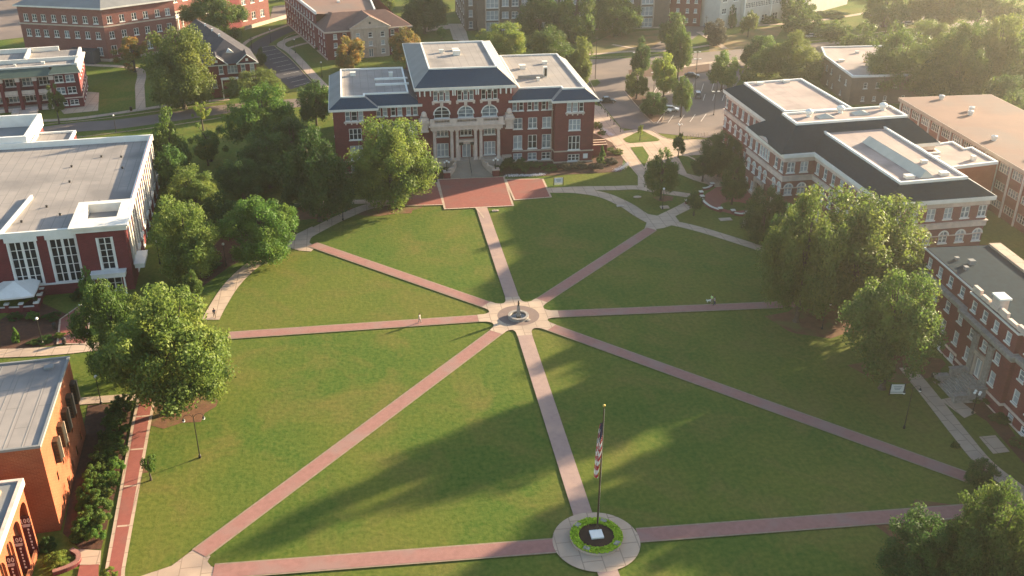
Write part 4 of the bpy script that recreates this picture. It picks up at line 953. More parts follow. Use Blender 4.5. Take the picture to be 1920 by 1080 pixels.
def hip_house():
    B = Bld('gabled_brick_house', 'small brick house with dark hipped roof and two white trimmed gables', 'house', (-65.3, 141.2), R(9))
    B.panes = (1, 1, 2)
    ww, ll, H_ = 13.4, 46, 9.4
    B.wall((0, 0), (5.3, 0), 0, H_, [(3.6, 6.7, 1.2, 2.3, 'sash'), (1.5, 2.8, 1.2, 2.4, 'sash')]); B.wall((5.3, 0), (5.3, 1.4), 0, H_)
    B.wall((5.3, 1.4), (8.3, 1.4), 0, H_, [(1.5, 6.4, 2.8, 2.2, 'triple'), (1.5, .2, 1.4, 2.4, 'door')]); B.wall((8.3, 1.4), (8.3, 0), 0, H_)
    B.wall((8.3, 0), (ww, 0), 0, H_, [(1.4, 6.7, 1.2, 2.3, 'sash'), (3.9, 6.7, 1.2, 2.3, 'sash'), (1.4, 2.8, 1.2, 2.4, 'sash'), (3.9, 2.8, 1.2, 2.4, 'sash')]); B.wall((ww, 0), (ww - 1, 16), 0, H_)
    B.wall((ww - 1, 16), (5, ll), 0, H_); B.wall((5, ll), (-5, ll), 0, H_); B.wall((-5, ll), (0, 0), 0, H_, [(c, z, 1.2, 2.0, 'sash') for c in (4, 8, 12, 16, 20, 28, 36) for z in (6.7, 2.8)])
    e = H_ + .1; r0, r1 = (5.8, 10.7, 14.0), (-.8, ll - 4, 14.0); q = MB()
    q.face([(-.7, -.5, e), (ww + .7, -.5, e), r0]); q.face([(ww + .7, -.5, e), (ww - .3, 16, e), r0])
    q.face([(ww - .3, 16, e), (5.7, ll + .5, e), r1, r0]); q.face([(-5.7, ll + .5, e), (-.7, -.5, e), r0, r1]); q.face([(5.7, ll + .5, e), (-5.7, ll + .5, e), r1]); B.part(q, 'hip_roof', [shingle_g])
    for x0, x1 in ((-.5, 5.7), (7.9, ww + .6)):
        c = (x0 + x1) / 2; z = H_ - .1; q = MB(); q.face([(x0 + .3, -.12, z), (x1 - .3, -.12, z), (c, -.12, z + 2.3)], 0)
        q.face([(x0, -.6, z + .1), (c, -.6, z + 2.6), (c, 6.4, z + 2.6), (x0, .4, z + .3)], 2); q.face([(c, -.6, z + 2.6), (x1, -.6, z + .1), (x1, .4, z + .3), (c, 6.4, z + 2.6)], 2)
        for a_, b_ in (((x0, z), (c, z + 2.5)), ((c, z + 2.5), (x1, z))): q.tube((a_[0], -.62, a_[1]), (b_[0], -.62, b_[1]), .13, None, 6, 1)
        q.box(x0, x1, -.5, -.1, z - .2, z + .02, 1); q.box(c - .35, c + .35, -.2, -.1, z + .6, z + 1.35, 1); B.part(q, 'gable', [brick, white, shingle_g])
    q = MB(); q.face([(5.6, 3.6, 11.6), (7.8, 3.6, 11.6), (6.7, 3.6, 12.5)]); q.face([(5.5, 3.5, 11.6), (6.7, 3.5, 12.6), (6.5, 6.5, 12.4)]); q.face([(6.7, 3.5, 12.6), (7.9, 3.5, 11.6), (6.5, 6.5, 12.4)]); B.part(q, 'roof_dormer', [white])
    q = MB(); q.box(3.2, 8.0, -1.8, -.15, 5.3, 5.6)
    for x in (3.4, 7.8): q.tube((x, -1.6, 0), (x, -1.6, 5.3), .16)
    B.part(q, 'porch', [white])
    q = MB()
    for t in (.15, .4, .65):
        x = r0[0] + (r1[0] - r0[0]) * t; y = r0[1] + (r1[1] - r0[1]) * t; q.box(x - .25, x + .25, y - .25, y + .25, 13.8, 14.6)
    B.part(q, 'roof_vent', [white])
    B.done([brick])
hip_house()

def pediment():
    B = Bld('pedimented_building', 'three storey red brick building with pale pedimented centre bay behind the hall', 'building', (-32.8, 180.6), R(13))
    B.panes = (0, 2, 1)
    z_ = ((6.6, 1.6), (3.9, 1.5), (1.2, 1.5))
    B.wall((0, 0), (8, 0), 0, 9, [(c, z, 1.2, h, 'sash') for c in (2.9, 6) for z, h in z_]); B.wall((20.4, 0), (28.2, 0), 0, 9, [(c, z, 1.2, h, 'sash') for c in (1.6, 5.0) for z, h in z_])
    B.wall((28.2, 0), (28.2, 16), 0, 9); B.wall((28.2, 16), (31, 60), 0, 9); B.wall((31, 60), (-2, 60), 0, 12.9); B.wall((-2, 60), (-.4, 12), 0, 12.9, [(c, z, 1.1, h, 'sash') for c in range(3, 46, 4) for z, h in z_ + ((9.6, 1.7),)]); B.wall((-.4, 12), (0, 0), 0, 9, [(12 - c, z, 1.1, h, 'sash') for c in (3, 6.5, 9.6) for z, h in z_])
    B.wall((8, 0), (8, -1.2), 0, 9.7, (), 1); B.wall((20.4, -1.2), (20.4, 0), 0, 9.7, (), 1)
    B.wall((8, -1.2), (20.4, -1.2), 0, 9.7, [(c, z, 1.3, h, 'sash') for c in (2.1, 6.2, 10.3) for z, h in z_ if not (c == 6.2 and z < 2)] + [(6.2, .3, 1.5, 2.6, 'door')], 1)
    q = MB(); q.face([(7.6, -1.35, 9.72), (20.8, -1.35, 9.72), (14.2, -1.35, 13.2)]); q.box(7.6, 20.8, -1.7, -1.1, 9.4, 9.8); 
    q.tube((7.4, -1.5, 9.7), (14.2, -1.5, 13.35), .22, None, 6); q.tube((21, -1.5, 9.7), (14.2, -1.5, 13.35), .22, None, 6); B.part(q, 'pediment', [stone])
    q = MB(); q.tube((14.2, -1.42, 11.2), (14.2, -1.36, 11.2), .38, None, 12); B.part(q, 'round_vent', [dark])
    q = MB(); q.face([(7.4, -1.7, 9.75), (14.2, -1.7, 13.4), (14.2, 9, 13.4), (7.4, 4, 9.9)]); q.face([(14.2, -1.7, 13.4), (21, -1.7, 9.75), (21, 4, 9.9), (14.2, 9, 13.4)]); 
    e = 9.05; q.face([(-.6, -.6, e), (28.8, -.6, e), (22, 9, 13.2), (4.5, 9, 13.2)]); q.face([(28.8, -.6, e), (28.8, 16.5, e), (22, 9, 13.2)]); q.face([(28.8, 16.5, e), (15, 16.5, e + 3), (4.5, 9, 13.2), (22, 9, 13.2)])
    q.face([(-1, 12, e), (-.6, -.6, e), (4.5, 9, 13.2), (4, 12, 13.0)]); B.part(q, 'hip_roof', [roofbrown])
    q = MB(); q.face([(-.2, 12, 12.6), (4.5, 9.1, 12.62), (19, 10, 12.6), (28, 60, 12.6), (-1.8, 60, 12.6)]); B.part(q, 'roof', [roofb])
    q = MB(); q.obox((-.4, 11.9), (-2, 60), .5, 12.4, 13.4); q.obox((19, 10), (28, 60), .5, 12.3, 13.3); B.part(q, 'parapet', [white])
    q = MB(); q.obox((-.5, -.5), (8, -.5), .5, 8.7, 9.15); q.obox((20.4, -.5), (28.7, -.5), .5, 8.7, 9.15); q.obox((-.6, -.6), (-2.3, 59), .4, 8.7, 9.15); q.obox((-.15, -.1), (-2.1, 59), .3, .05, .6); B.part(q, 'eave', [stone])
    q = MB()
    for x in (8.3, 12.2, 16.2, 20.1): q.box(x - .2, x + .2, -1.4, -1.1, .3, 9.4)
    q.box(12, 16.4, -1.55, -1.1, 3.1, 3.5); B.part(q, 'pilaster', [stone])
    units(B, [(11, 28, 12.6, .9, .9, .5)])
    B.done([brick, stone])
pediment()

def grey_hall():
    B = Bld('grey_brown_residence', 'long grey brown brick residence with tall bay windows at the top centre', 'building', (16.4, 212.8), R(0))
    B.panes = (1, 1, 2)
    o = []
    for z in (.6, 4.7, 8.9, 13.1): 
        for c in (9.2, 66.5): o.append((c, z, 4.4, 3.2, 'triple'))
        for c in [13.9 + 3.55 * i for i in range(14)]: o.append((c, z + .5, 2.4, 2.3, 'pair'))
    B.wall((4, 0), (75, 0), 0, 20, [(c - 4, *r) for c, *r in o]); B.wall((0, 5), (4, 5), 0, 20, [(2, z, 1.4, 2.4, 'sash') for z in (1, 5, 9)]); B.wall((4, 5), (4, 0), 0, 20)
    B.wall((0, 40), (0, 5), 0, 20, [(c, z, 1.4, 2.4, 'sash') for c in (5, 10, 15, 20, 25, 30) for z in (1, 5, 9)]); B.wall((75, 0), (75, 40), 0, 20)
    q = MB(); q.box(4, 75, -.15, .03, 0, .5); 
    for c in (9.2, 66.5): q.box(c - 2.6, c - 2.25, -.3, .03, .4, 16); q.box(c + 2.25, c + 2.6, -.3, .03, .4, 16)
    B.part(q, 'stone_trim', [stone])
    q = MB(); q.face(z3([(0, 5), (4, 0), (75, 0), (75, 40), (0, 40)], 20)); B.part(q, 'roof', [roofw]); B.done([brick_g])
    B = Bld('red_brick_wing', 'narrow hazy red brick wing beside the grey brown residence at the top', 'building', (103.7, 213.2), R(75))
    B.panes = (1, 2)
    B.wall((0, 22), (0, 0), 0, 20, [(c, z, 1.1, 1.5, 'sash') for c in (3, 6.5, 10, 13.5, 17, 20) for z in (1.5, 5, 8.5, 12)]); B.wall((0, 0), (20, 0), 0, 20); B.wall((20, 0), (20, 22), 0, 20)
    q = MB(); q.face(z3(rect(0, 20, 0, 22), 20)); B.part(q, 'roof', [roofw]); B.done([brick])
    B = Bld('white_modern_building', 'pale white building with a dark window band near the top right', 'building', (110.4, 207.7), R(26.7))
    B.panes = (0,); B.fm = white
    B.wall((-2, 0), (9, 0), 0, 13, [(2.3, z, 2.2, 2.0, 'pair') for z in (1, 5.5, 9.8)] + [(8.4 - 0.4, z, 2.4, 2.0, 'pair') for z in (5.2, 9.6)], 0); B.wall((9, 0), (9, -1.5), 0, 13)
    o = [(c, 6.6, 5.0, 2.0, 'curtain') for c in (3.5, 9, 14.5, 20, 25.5, 31)] + [(26.5, .1, 5.4, 4.0, 'void')] + [(12, 1.0, 3, 2.4, 'pair'), (18, 1.0, 3, 2.4, 'pair')]
    B.wall((9, -1.5), (44, -1.5), 0, 13, o); B.wall((44, -1.5), (78, 4), 0, 11, [(c, 5.6, 4, 2, 'curtain') for c in (5, 11, 17, 23, 29)]); B.wall((78, 4), (78, 30), 0, 11); B.wall((-2, 30), (-2, 0), 0, 13)
    q = MB(); q.box(32, 39, -.2, 0, 0, 4.2); B.part(q, 'doorway', [dark])
    q = MB()
    for x in (9.4, 24, 32.6, 38.2, 44): q.box(x - .2, x + .2, -1.9, -1.48, 0, 12.8)
    B.part(q, 'pier', [white])
    q = MB(); q.face(z3([(-2, 0), (9, 0), (44, -1.5), (78, 4), (78, 30), (-2, 30)], 13.0)); B.part(q, 'roof', [roofw]); B.done([pm('white_render', (.55, .52, .46), (.48, .45, .40), .4, .8)])
grey_hall()

# ================================================================ foliage
LEAF = {
 'Y': leaf_mat('yellow_green_leaves', (.145, .185, .028), (.090, .135, .022), (.195, .205, .034)),
 'B': leaf_mat('bright_green_leaves', (.075, .150, .022), (.048, .105, .018), (.118, .178, .028)),
 'L': leaf_mat('sunny_green_leaves', (.100, .142, .026), (.060, .096, .020), (.145, .172, .032)),
 'M': leaf_mat('mid_green_leaves', (.075, .125, .022), (.045, .085, .018), (.115, .150, .028)),
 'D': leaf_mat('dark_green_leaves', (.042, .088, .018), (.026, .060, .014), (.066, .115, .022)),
 'O': leaf_mat('olive_leaves', (.098, .125, .026), (.064, .088, .020), (.130, .145, .028)),
 'A': leaf_mat('turning_leaves', (.150, .120, .028), (.095, .100, .024), (.260, .120, .026)),
 'P': leaf_mat('dull_purple_leaves', (.060, .058, .040), (.045, .050, .032), (.075, .060, .045)),
}
def crown_mesh(seed, form, nleaf, ls):
    """leaf clusters spread over lobes; unit crown: radius 1, z from -1 to 1"""
    rs = np.random.RandomState(seed); cs, rr = [], []
    if form == 'cone':
        for i in range(34):
            z = rs.uniform(-.9, .95); r = (1 - (z + 1) / 2.05) * .78 * rs.uniform(.55, 1); a = rs.uniform(0, 6.283)
            cs.append((r * math.cos(a), r * math.sin(a), z)); rr.append(.22 * (1.25 - (z + 1) * .42))
    elif form == 'thin':
        for i in range(34):
            v = rs.normal(size=3); v /= np.linalg.norm(v); t = rs.uniform(.1, 1) ** .6; cs.append(tuple(v * t * .85)); rr.append(rs.uniform(.12, .2))
    else:   # a few great limbs of foliage, each carrying many smaller tufts
        M = 6 if form == 'shrub' else 11; a0 = rs.uniform(0, 6.283); maj = [(.05, 0, .42, .50)]
        for i in range(M):
            a = a0 + i / M * 6.283 + rs.uniform(-.3, .3); q_ = rs.uniform(.42, .66); maj.append((q_ * math.cos(a), q_ * math.sin(a), rs.uniform(-.72, .28), rs.uniform(.30, .46)))
        for (x, y, z, r) in maj:
            for k in range(9 if form == 'shrub' else 13):
                v = rs.normal(size=3); v[2] += .25; v /= np.linalg.norm(v); t = rs.uniform(.55, 1.0)
                p_ = np.array((x, y, z)) + v * r * t * np.array((1, 1, .95)); n_ = np.linalg.norm(p_)
                if n_ > .93: p_ *= .93 / n_
                cs.append(tuple(p_)); rr.append(rs.uniform(.09, .19))
    nb = len(cs); cs = np.array(cs); rr = np.array(rr)
    wt = rr ** 1.8; idx = rs.choice(nb, nleaf, p=wt / wt.sum())
    d = rs.normal(size=(nleaf, 3)); d[:, 2] += .25; d /= np.linalg.norm(d, axis=1)[:, None]
    rad = rr[idx] * rs.uniform(.5, 1.35 if form in ('oak', 'shrub') else 1.15, nleaf)
    # small tufts: leaves gather
    p = cs[idx] + d * rad[:, None] * (1 + .16 * np.sin(d[:, :1] * 11 + idx[:, None]) * np.cos(d[:, 1:2] * 9))
    nrm = d + rs.normal(size=(nleaf, 3)) * .55; nrm /= np.linalg.norm(nrm, axis=1)[:, None]
    ref = rs.normal(size=(nleaf, 3)); u = np.cross(nrm, ref); u /= np.linalg.norm(u, axis=1)[:, None]; v = np.cross(nrm, u)
    s = ls * rs.uniform(.6, 1.35, nleaf)[:, None]
    V = np.empty((nleaf, 4, 3)); V[:, 0] = p - u * s; V[:, 1] = p - v * s * .55 + nrm * s * .15; V[:, 2] = p + u * s; V[:, 3] = p + v * s * .55 + nrm * s * .15
    me = bpy.data.meshes.new('crown'); me.vertices.add(nleaf * 4); me.vertices.foreach_set('co', V.reshape(-1))
    me.loops.add(nleaf * 4); me.loops.foreach_set('vertex_index', np.arange(nleaf * 4)); me.polygons.add(nleaf)
    me.polygons.foreach_set('loop_start', np.arange(nleaf) * 4); me.polygons.foreach_set('loop_total', np.full(nleaf, 4)); me.update(calc_edges=True)
    me['c'] = 1
    return me, cs, rr
FORMS = {}
def form(kind, big, var):
    key = (kind, big, var)
    if key not in FORMS:
        nl, ls = {2: (42000, .026), 1: (15000, .042), 0: (4200, .07)}[big]
        if kind == 'thin': nl = int(nl * .4)
        FORMS[key] = crown_mesh(hash((kind == 'cone', kind == 'thin', big, var)) % 9999 + var * 17, kind, nl, ls)
    return FORMS[key]
CM = {}
def crown_for(kind, big, var, mat):
    me, cs, rr = form(kind, big, var); k = (kind, big, var, mat)
    if k not in CM:
        q = me.copy(); q.materials.clear(); q.materials.append(LEAF[mat]); CM[k] = q
    return CM[k], cs, rr
def solve(x0, x1, yt, yb, hb):
    """distance at which a crown of this outline stands with its underside hb x height above the ground"""
    cx, cy = (x0 + x1) / 2, (yt + yb) / 2
    z = 8.0
    for _ in range(60):
        p = Vector((*g(cx, cy, z), z)); dist = (p - CAM).length
        Rr = (x1 - x0) / 2 * dist / FPX; Vv = (yb - yt) / 2 * dist / FPX
        ph = math.asin((HCAM - z) / dist)
        c2 = Vv ** 2 - (Rr * math.sin(ph)) ** 2; c = math.sqrt(max(c2, (.35 * Rr) ** 2)) / math.cos(ph); c = min(c, 1.9 * Rr)
        z = z * .5 + .5 * (c + hb * 2 * c)
    return p.x, p.y, z, Rr, c
VAR = [0]
def tree(label, box, mat='M', kind='oak', hb=.03, name='tree', group=None, big=None, xyz=None):
    VAR[0] += 1
    x, y, z, Rr, c = xyz or solve(*box, hb)
    if big is None:
        pxr = Rr * FPX / max(60, (Vector((x, y, z)) - CAM).length); big = 2 if pxr > 42 else 1 if pxr > 17 else 0
    me, cs, rr = crown_for(kind, big, VAR[0] % (4 if big == 2 else 3), mat)
    rz = random.uniform(0, 6.28)
    if kind == 'shrub':
        o = link(name, me, None, (x, y, max(z, c * .9)), rz); o.scale = (Rr, Rr, c); return tag(o, label, 'shrub', group)
    t = thing(name, label, 'tree', (x, y, 0), rz, group)
    o = link('crown', me, t, (0, 0, z)); o.scale = (Rr / .98, Rr / .98, c / .98)
    q = MB(); r0 = max(.09, .045 * Rr + .05); top = z + c * .15
    q.tube((0, 0, 0), (0, 0, .5), r0 * 1.7, r0 * 1.1, 9, 0, False); q.tube((0, 0, .5), (.05 * Rr, 0, z - c * .3), r0 * 1.1, r0 * .8, 9, 0, False); q.tube((.05 * Rr, 0, z - c * .3), (0, .04 * Rr, top + c * .4), r0 * .8, r0 * .15, 8, 0, False)
    for i in range(min(9, len(cs))):
        e = cs[i * 2]; q.tube((.03 * Rr, 0, z - c * (.55 - .08 * i)), (e[0] * Rr, e[1] * Rr, z + e[2] * c), r0 * .5, r0 * .12, 6, 0, False)
    q.build('trunk', [bark], t)
    return t

# --- trees of the left side
tree('tall yellow green oak standing before the west wing of the red brick hall', (650, 815, 203, 388), 'L')
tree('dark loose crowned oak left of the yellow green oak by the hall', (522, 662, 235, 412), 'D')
tree('dense rounded dark magnolia at the left end of the curved walk', (418, 558, 362, 492), 'B', hb=.05)
tree('bright leafy oak at the back of the grove beside the road', (424, 562, 155, 300), 'B')
tree('dark round tree touching the west corner of the red brick hall', (556, 624, 148, 232), 'D')
tree('tall dark tree near the back corner of the white parapet building', (278, 352, 205, 332), 'M')
tree('slim light green tree by the road left of the grove', (350, 430, 222, 300), 'M', 'thin')
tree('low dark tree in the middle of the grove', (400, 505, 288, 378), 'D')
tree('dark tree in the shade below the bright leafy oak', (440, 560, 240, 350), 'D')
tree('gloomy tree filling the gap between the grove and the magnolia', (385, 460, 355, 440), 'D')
tree('shaded tree behind the dark loose crowned oak', (500, 600, 215, 330), 'D')
tree('yellow green maple leaning toward the white parapet building', (308, 416, 310, 412), 'L')
tree('olive oak close to the east wall of the white parapet building', (283, 413, 362, 520), 'L')
tree('small dark tree between the white parapet building and the yellow green maple', (292, 355, 270, 365), 'D')
tree('small bright yellow tree inside the grove', (364, 408, 256, 298), 'Y', hb=.3)
tree('small lime yellow tree at the roadside', (356, 396, 187, 225), 'Y', 'thin', hb=.5)
tree('huge olive green oak left of the gabled brick house', (266, 402, 45, 195), 'O')
tree('thin browning tree beside the angled brick building', (212, 282, 65, 130), 'A', 'thin')
tree('green tree between the angled brick building and the gabled house', (343, 455, -16, 80), 'M')
tree('olive tree in front of the gabled brick house', (425, 535, 128, 198), 'O')
tree('small dark tree standing right of the gabled brick house', (480, 500, 88, 120), 'D')
tree('broad sunlit oak above the red brick walk on the left', (192, 430, 528, 775), 'L', hb=.03)
tree('dark oak behind the broad sunlit oak on the left', (146, 275, 522, 705), 'M')
tree('slim tree rising behind the broad sunlit oak', (343, 378, 508, 556), 'M', hb=.3)
tree('small sapling leaning on the pale edge of the brick walk', (262, 292, 843, 893), 'B', 'thin', hb=.15)
tree('thin olive tree before the dark red porch building', (84, 120, 158, 216), 'O', 'thin', hb=.2)
tree('dark young tree by the tower window of the white parapet building', (146, 178, 494, 562), 'B', hb=.2)
# --- behind the hall
tree('orange tinged tree before the pedimented building', (626, 682, 64, 130), 'A')
tree('orange topped tree at the right corner of the pedimented building', (730, 792, 50, 125), 'A')
tree('dark tall tree at the top between two brick residences', (752, 838, -30, 58), 'D')
tree('small pale tree on the lawn behind the hall', (818, 838, 48, 72), 'B', hb=.3)
tree('bright yellow green tree behind the roof of the hall', (893, 992, 40, 108), 'Y')
tree('grey green spreading tree behind the east wing roof', (985, 1085, 48, 135), 'M')
tree('oak leaning over the east corner of the hall roof', (1062, 1114, 64, 160), 'O')
tree('massive dark tree before the grey brown residence', (968, 1060, -25, 72), 'D')
tree('grey green tree with pale patches before the residence', (1040, 1118, -20, 75), 'M')
tree('tall hazy tree left of the second bay window of the residence', (1110, 1205, -25, 62), 'M')
tree('light green tree at the far left of the pedimented building lawn', (470, 505, -8, 20), 'B')
tree('narrow tree at the top edge above the pedimented building', (690, 740, -30, 20), 'Y')
# --- car park
tree('rounded tree at the top of the car park drive', (1233, 1290, 20, 82), 'M')
tree('tall tree just below the rounded tree at the top of the car park', (1248, 1302, 48, 132), 'M', hb=.2)
tree('dark pine between the two lamp posts of the drive', (1183, 1222, 72, 138), 'D', 'oak')
tree('bright green pear tree in the car park island', (1222, 1273, 97, 170), 'Y', hb=.15)
tree('young tree beside the two white cars', (1259, 1301, 142, 208), 'M', hb=.16)
tree('olive shrub like tree at the corner of the car park island', (1172, 1218, 130, 180), 'O', hb=.1)
tree('leafy low tree in the planted strip beside the drive', (1198, 1252, 170, 214), 'D', hb=.08)
tree('yellowing tree above the mansard corner of the pink brick building', (1328, 1386, 94, 166), 'M')
tree('small yellow tree beside the yellowing tree', (1386, 1418, 118, 152), 'Y', hb=.2)
tree('dark tree beyond the small yellow tree', (1388, 1452, 64, 122), 'D')
tree('olive oak left of the flat roofed grey building', (1440, 1544, 60, 152), 'O')
tree('second olive oak partly behind the first one by the grey building', (1405, 1480, 72, 140), 'M')
tree('purple leaved tree before the white modern building', (1322, 1366, 34, 82), 'P')
tree('tall dark tree left of the white modern building', (1328, 1362, -25, 42), 'D')
tree('narrow dark tree in front of the white modern building wall', (1362, 1384, 4, 54), 'D')
tree('rounded yellow green tree before the white modern building', (1388, 1422, 18, 66), 'O')
tree('small conifer by the doorway of the white modern building', (1494, 1524, 10, 54), 'M', 'cone', hb=.05)
tree('hazy oak at the top right beside the parked cars', (1622, 1702, -30, 44), 'M')
tree('light hazy tree in the far car rows', (1696, 1732, -5, 38), 'O')
tree('broad hazy oak near the top right corner', (1720, 1800, -30, 45), 'O')
tree('wide hazy tree along the far right road', (1786, 1892, -30, 52), 'M')
tree('sunlit oak beyond the flat roofed grey building', (1690, 1782, 34, 105), 'L')
tree('large grey green oak over the end of the grey building', (1622, 1752, 60, 176), 'M')
tree('great hazy oak at the right behind the brown flat roof', (1742, 1858, 42, 186), 'M')
tree('pale green tall oak at the far right edge', (1826, 1916, 30, 172), 'O')
tree('deep green tree between the great hazy oaks', (1720, 1800, 100, 192), 'D')
tree('right edge tree below the far road', (1885, 1960, 55, 190), 'M')
tree('dark tree beyond the north corner of the brown flat roof', (1840, 1925, 140, 235), 'D')
tree('small autumn tree at the wall of the grey building', (1614, 1648, 112, 150), 'A', 'thin', hb=.4)
# --- right of the field
tree('oval street tree where the curved walks meet by the court', (1208, 1277, 280, 365), 'M', hb=.14)
tree('dark round evergreen beside the pink brick building north wing', (1308, 1396, 244, 330), 'D', hb=.03)
tree('low dark tree in the triangle lawn below the evergreen', (1295, 1345, 290, 332), 'D', hb=.25)
tree('conical dark tree over the round brick court', (1350, 1404, 298, 374), 'D', hb=.15)
tree('small dark tree at the west rim of the brick court', (1286, 1320, 354, 400), 'D', hb=.1)
tree('narrow dark pine below the three globe lamp', (1261, 1286, 248, 292), 'D', hb=.08)
tree('greyish tree shading the south rim of the brick court', (1392, 1476, 346, 452), 'D')
tree('dark tree between the brick court and the great oaks', (1440, 1520, 380, 520), 'D')
tree('great spreading oak covering the south wing of the pink brick building', (1500, 1740, 336, 570), 'L', hb=.03)
tree('great green oak on the field side of the spreading oak', (1432, 1592, 352, 600), 'L', hb=.03)
tree('round dark pine behind the top of the great spreading oak', (1688, 1736, 364, 416), 'D', hb=.4)
tree('broad oak before the stepped entrance of the right hand building', (1586, 1772, 498, 708), 'M', hb=.14)
tree('brown olive tree at the lower right beside the brick path', (1656, 1812, 950, 1095), 'D', hb=.1)
tree('pale tipped dark oak in the bottom right corner', (1788, 1945, 902, 1110), 'M', hb=.1)
tree('small dark round tree at the end of the southeast path', (1816, 1868, 858, 918), 'D', hb=.05)
tree('light sapling on the grass triangle by the car park', (1194, 1208, 230, 256), 'Y', 'thin', hb=.3)
# trees just outside the view whose shade falls on the field
for i, (lb, x, y, hh, rr_) in enumerate((('street oak beyond the right edge, nearest the corner', 50, -82, 17, 6.5), ('street oak beyond the right edge, south of the right hand building', 57, -92, 18, 7),
        ('street oak beyond the right edge, second row', 38, -98, 14, 6), ('street oak beyond the right edge, farthest south', 66, -108, 19, 7), ('lone oak beyond the bottom right corner', 22, -108, 12, 5))):
    tree(lb, None, 'M', xyz=(x, y, hh * .58, rr_, hh * .42), big=1)

# --- shrubs
SG = 'clipped shrubs in the bed beside the orange block'
k = 0
desc = ('dark shrub', 'light green shrub', 'yellowish shrub', 'broad dark shrub')
rowpos = [(232, 768), (215, 775), (226, 792), (205, 800), (222, 815), (200, 825), (216, 840), (193, 850), (222, 858), (205, 866), (186, 878), (218, 884), (200, 892), (180, 905), (205, 912), (190, 922), (170, 930), (198, 938), (180, 948), (160, 955), (192, 962), (172, 972), (155, 985), (186, 988), (165, 1000), (150, 1010), (183, 1012)]
for i, (px, py) in enumerate(rowpos):
    x, y = g(px, py); r = random.uniform(1.1, 1.7)
    side = 'near the red brick walk' if px > 195 + (930 - py) * .12 else 'near the orange wall' if px < 175 + (930 - py) * .2 else 'in the middle of the bed'
    o = tree('green shrub planted in the long bed between the orange block and the brick walk', None, 'MBLMB'[i % 5], 'shrub', xyz=(x, y, r * .7, r, r * .85), name='shrub', group=SG, big=1)
for lb, px, py, r, h, mt in (('round yellow green bush by the banners', 108, 1058, 1.65, 1.7, 'Y'), ('dark bush tucked between the orange wall and the round yellow bush', 88, 1028, 1.3, 1.5, 'D'), ('yellow bush cut by the bottom edge at the brick walk', 205, 1086, 1.2, 1.2, 'Y'),
        ('tall conical light green bush below the patio wall', 32, 640, .9, 2.6, 'B'), ('rounded light bush at the patio corner', 62, 600, 1.3, 1.7, 'B'), ('dark bush along the patio wall', 30, 598, 1.4, 1.2, 'D'), ('dark bush right of the patio wall', 98, 600, 1.6, 1.4, 'D'),
        ('bright bush beside the small brick path on the left', 112, 632, 1.1, .8, 'Y'), ('clumpy low bush under the globe lamp on the left', 82, 640, 1.7, .8, 'D'), ('low bush left of the globe lamp', 62, 645, 1.0, .7, 'M'), ('dark foundation bush by the tower door', 150, 560, 1.8, 1.8, 'D'), ('foundation bush at the foot of the tower', 210, 540, 2, 1.4, 'D'),
        ('tall dark shrub clump before the east mid wing of the hall', 955, 322, 2.3, 3.8, 'D'), ('tall dark shrub clump next to the first one at the hall', 978, 322, 2.2, 3.6, 'D'),
        ('dark hedge bush under the east pavilion windows', 1030, 318, 2.2, 1.4, 'D'), ('low hedge bush beneath the middle windows of the east wing', 1005, 312, 2.0, 1.3, 'D'), ('dark low bush right of the east pavilion hedge', 1060, 316, 2.2, 1.4, 'P'), ('brownish bush near the hall corner', 1088, 314, 2.2, 1.5, 'P'),
        ('purple brown bush below the terrace', 1120, 316, 2.0, 1.5, 'P'), ('purple brown bush nearest the curved flower row', 1145, 306, 2.0, 1.4, 'P'), ('olive bush on the terrace slope', 1158, 288, 1.6, 1.3, 'O'), ('green bush at the lower terrace', 1143, 285, 1.4, 1.1, 'M'),
        ('bright conical evergreen at the hall corner', 1128, 308, 1.5, 4.6, 'B'), ('rounded bush on the upper terrace', 1120, 240, 1.6, 1.8, 'O'), ('small tree like bush between the terrace planters', 1128, 252, 1.3, 1.5, 'M'),
        ('dark bush at the foot of the steps lamp west side', 832, 325, 1.6, 1.5, 'D'), ('dark bush at the foot of the steps lamp east side', 930, 322, 1.8, 1.7, 'D'), ('low dark hedge below the west wing of the hall', 790, 322, 2.6, 1.6, 'D'), ('low dark hedge at the middle of the west wing', 745, 320, 2.6, 1.6, 'D'), ('low dark hedge at the far west wing', 690, 320, 2.6, 1.6, 'D'),
        ('dark bush beside the stone steps of the right building', 1752, 716, 1.0, 1.6, 'D'), ('clipped hedge under the right building windows', 1835, 752, 1.9, 1.2, 'D'), ('clipped hedge farther along the right building', 1875, 790, 1.8, 1.1, 'D'), ('clipped hedge at the right frame edge', 1915, 835, 1.8, 1.1, 'D'),
        ('reddish bush beside the right building steps', 1815, 735, 1.7, 1.2, 'P'), ('bush by the corner of the pedimented building', 600, 95, 2, 1.8, 'D'), ('dark bush at the west side of the pedimented building', 590, 62, 2.2, 2, 'D'), ('dark bush behind the west wing roof', 655, 128, 3, 2.4, 'D'),
        ('bushy mass before the white modern building', 1440, 42, 5, 3, 'M'), ('low hedge right of the white building path', 1560, 30, 7, 2, 'D'), ('low hedge at the far left bay of the residence', 905, 62, 3, 1.2, 'M'), ('shrub on the lawn triangle by the southeast path', 1790, 838, .8, .8, 'M'),
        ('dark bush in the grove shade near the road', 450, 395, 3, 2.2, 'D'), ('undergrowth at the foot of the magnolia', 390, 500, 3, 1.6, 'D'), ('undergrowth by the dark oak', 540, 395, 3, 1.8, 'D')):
    x, y = g(px, py); kind = 'cone' if 'conical' in lb else 'shrub'
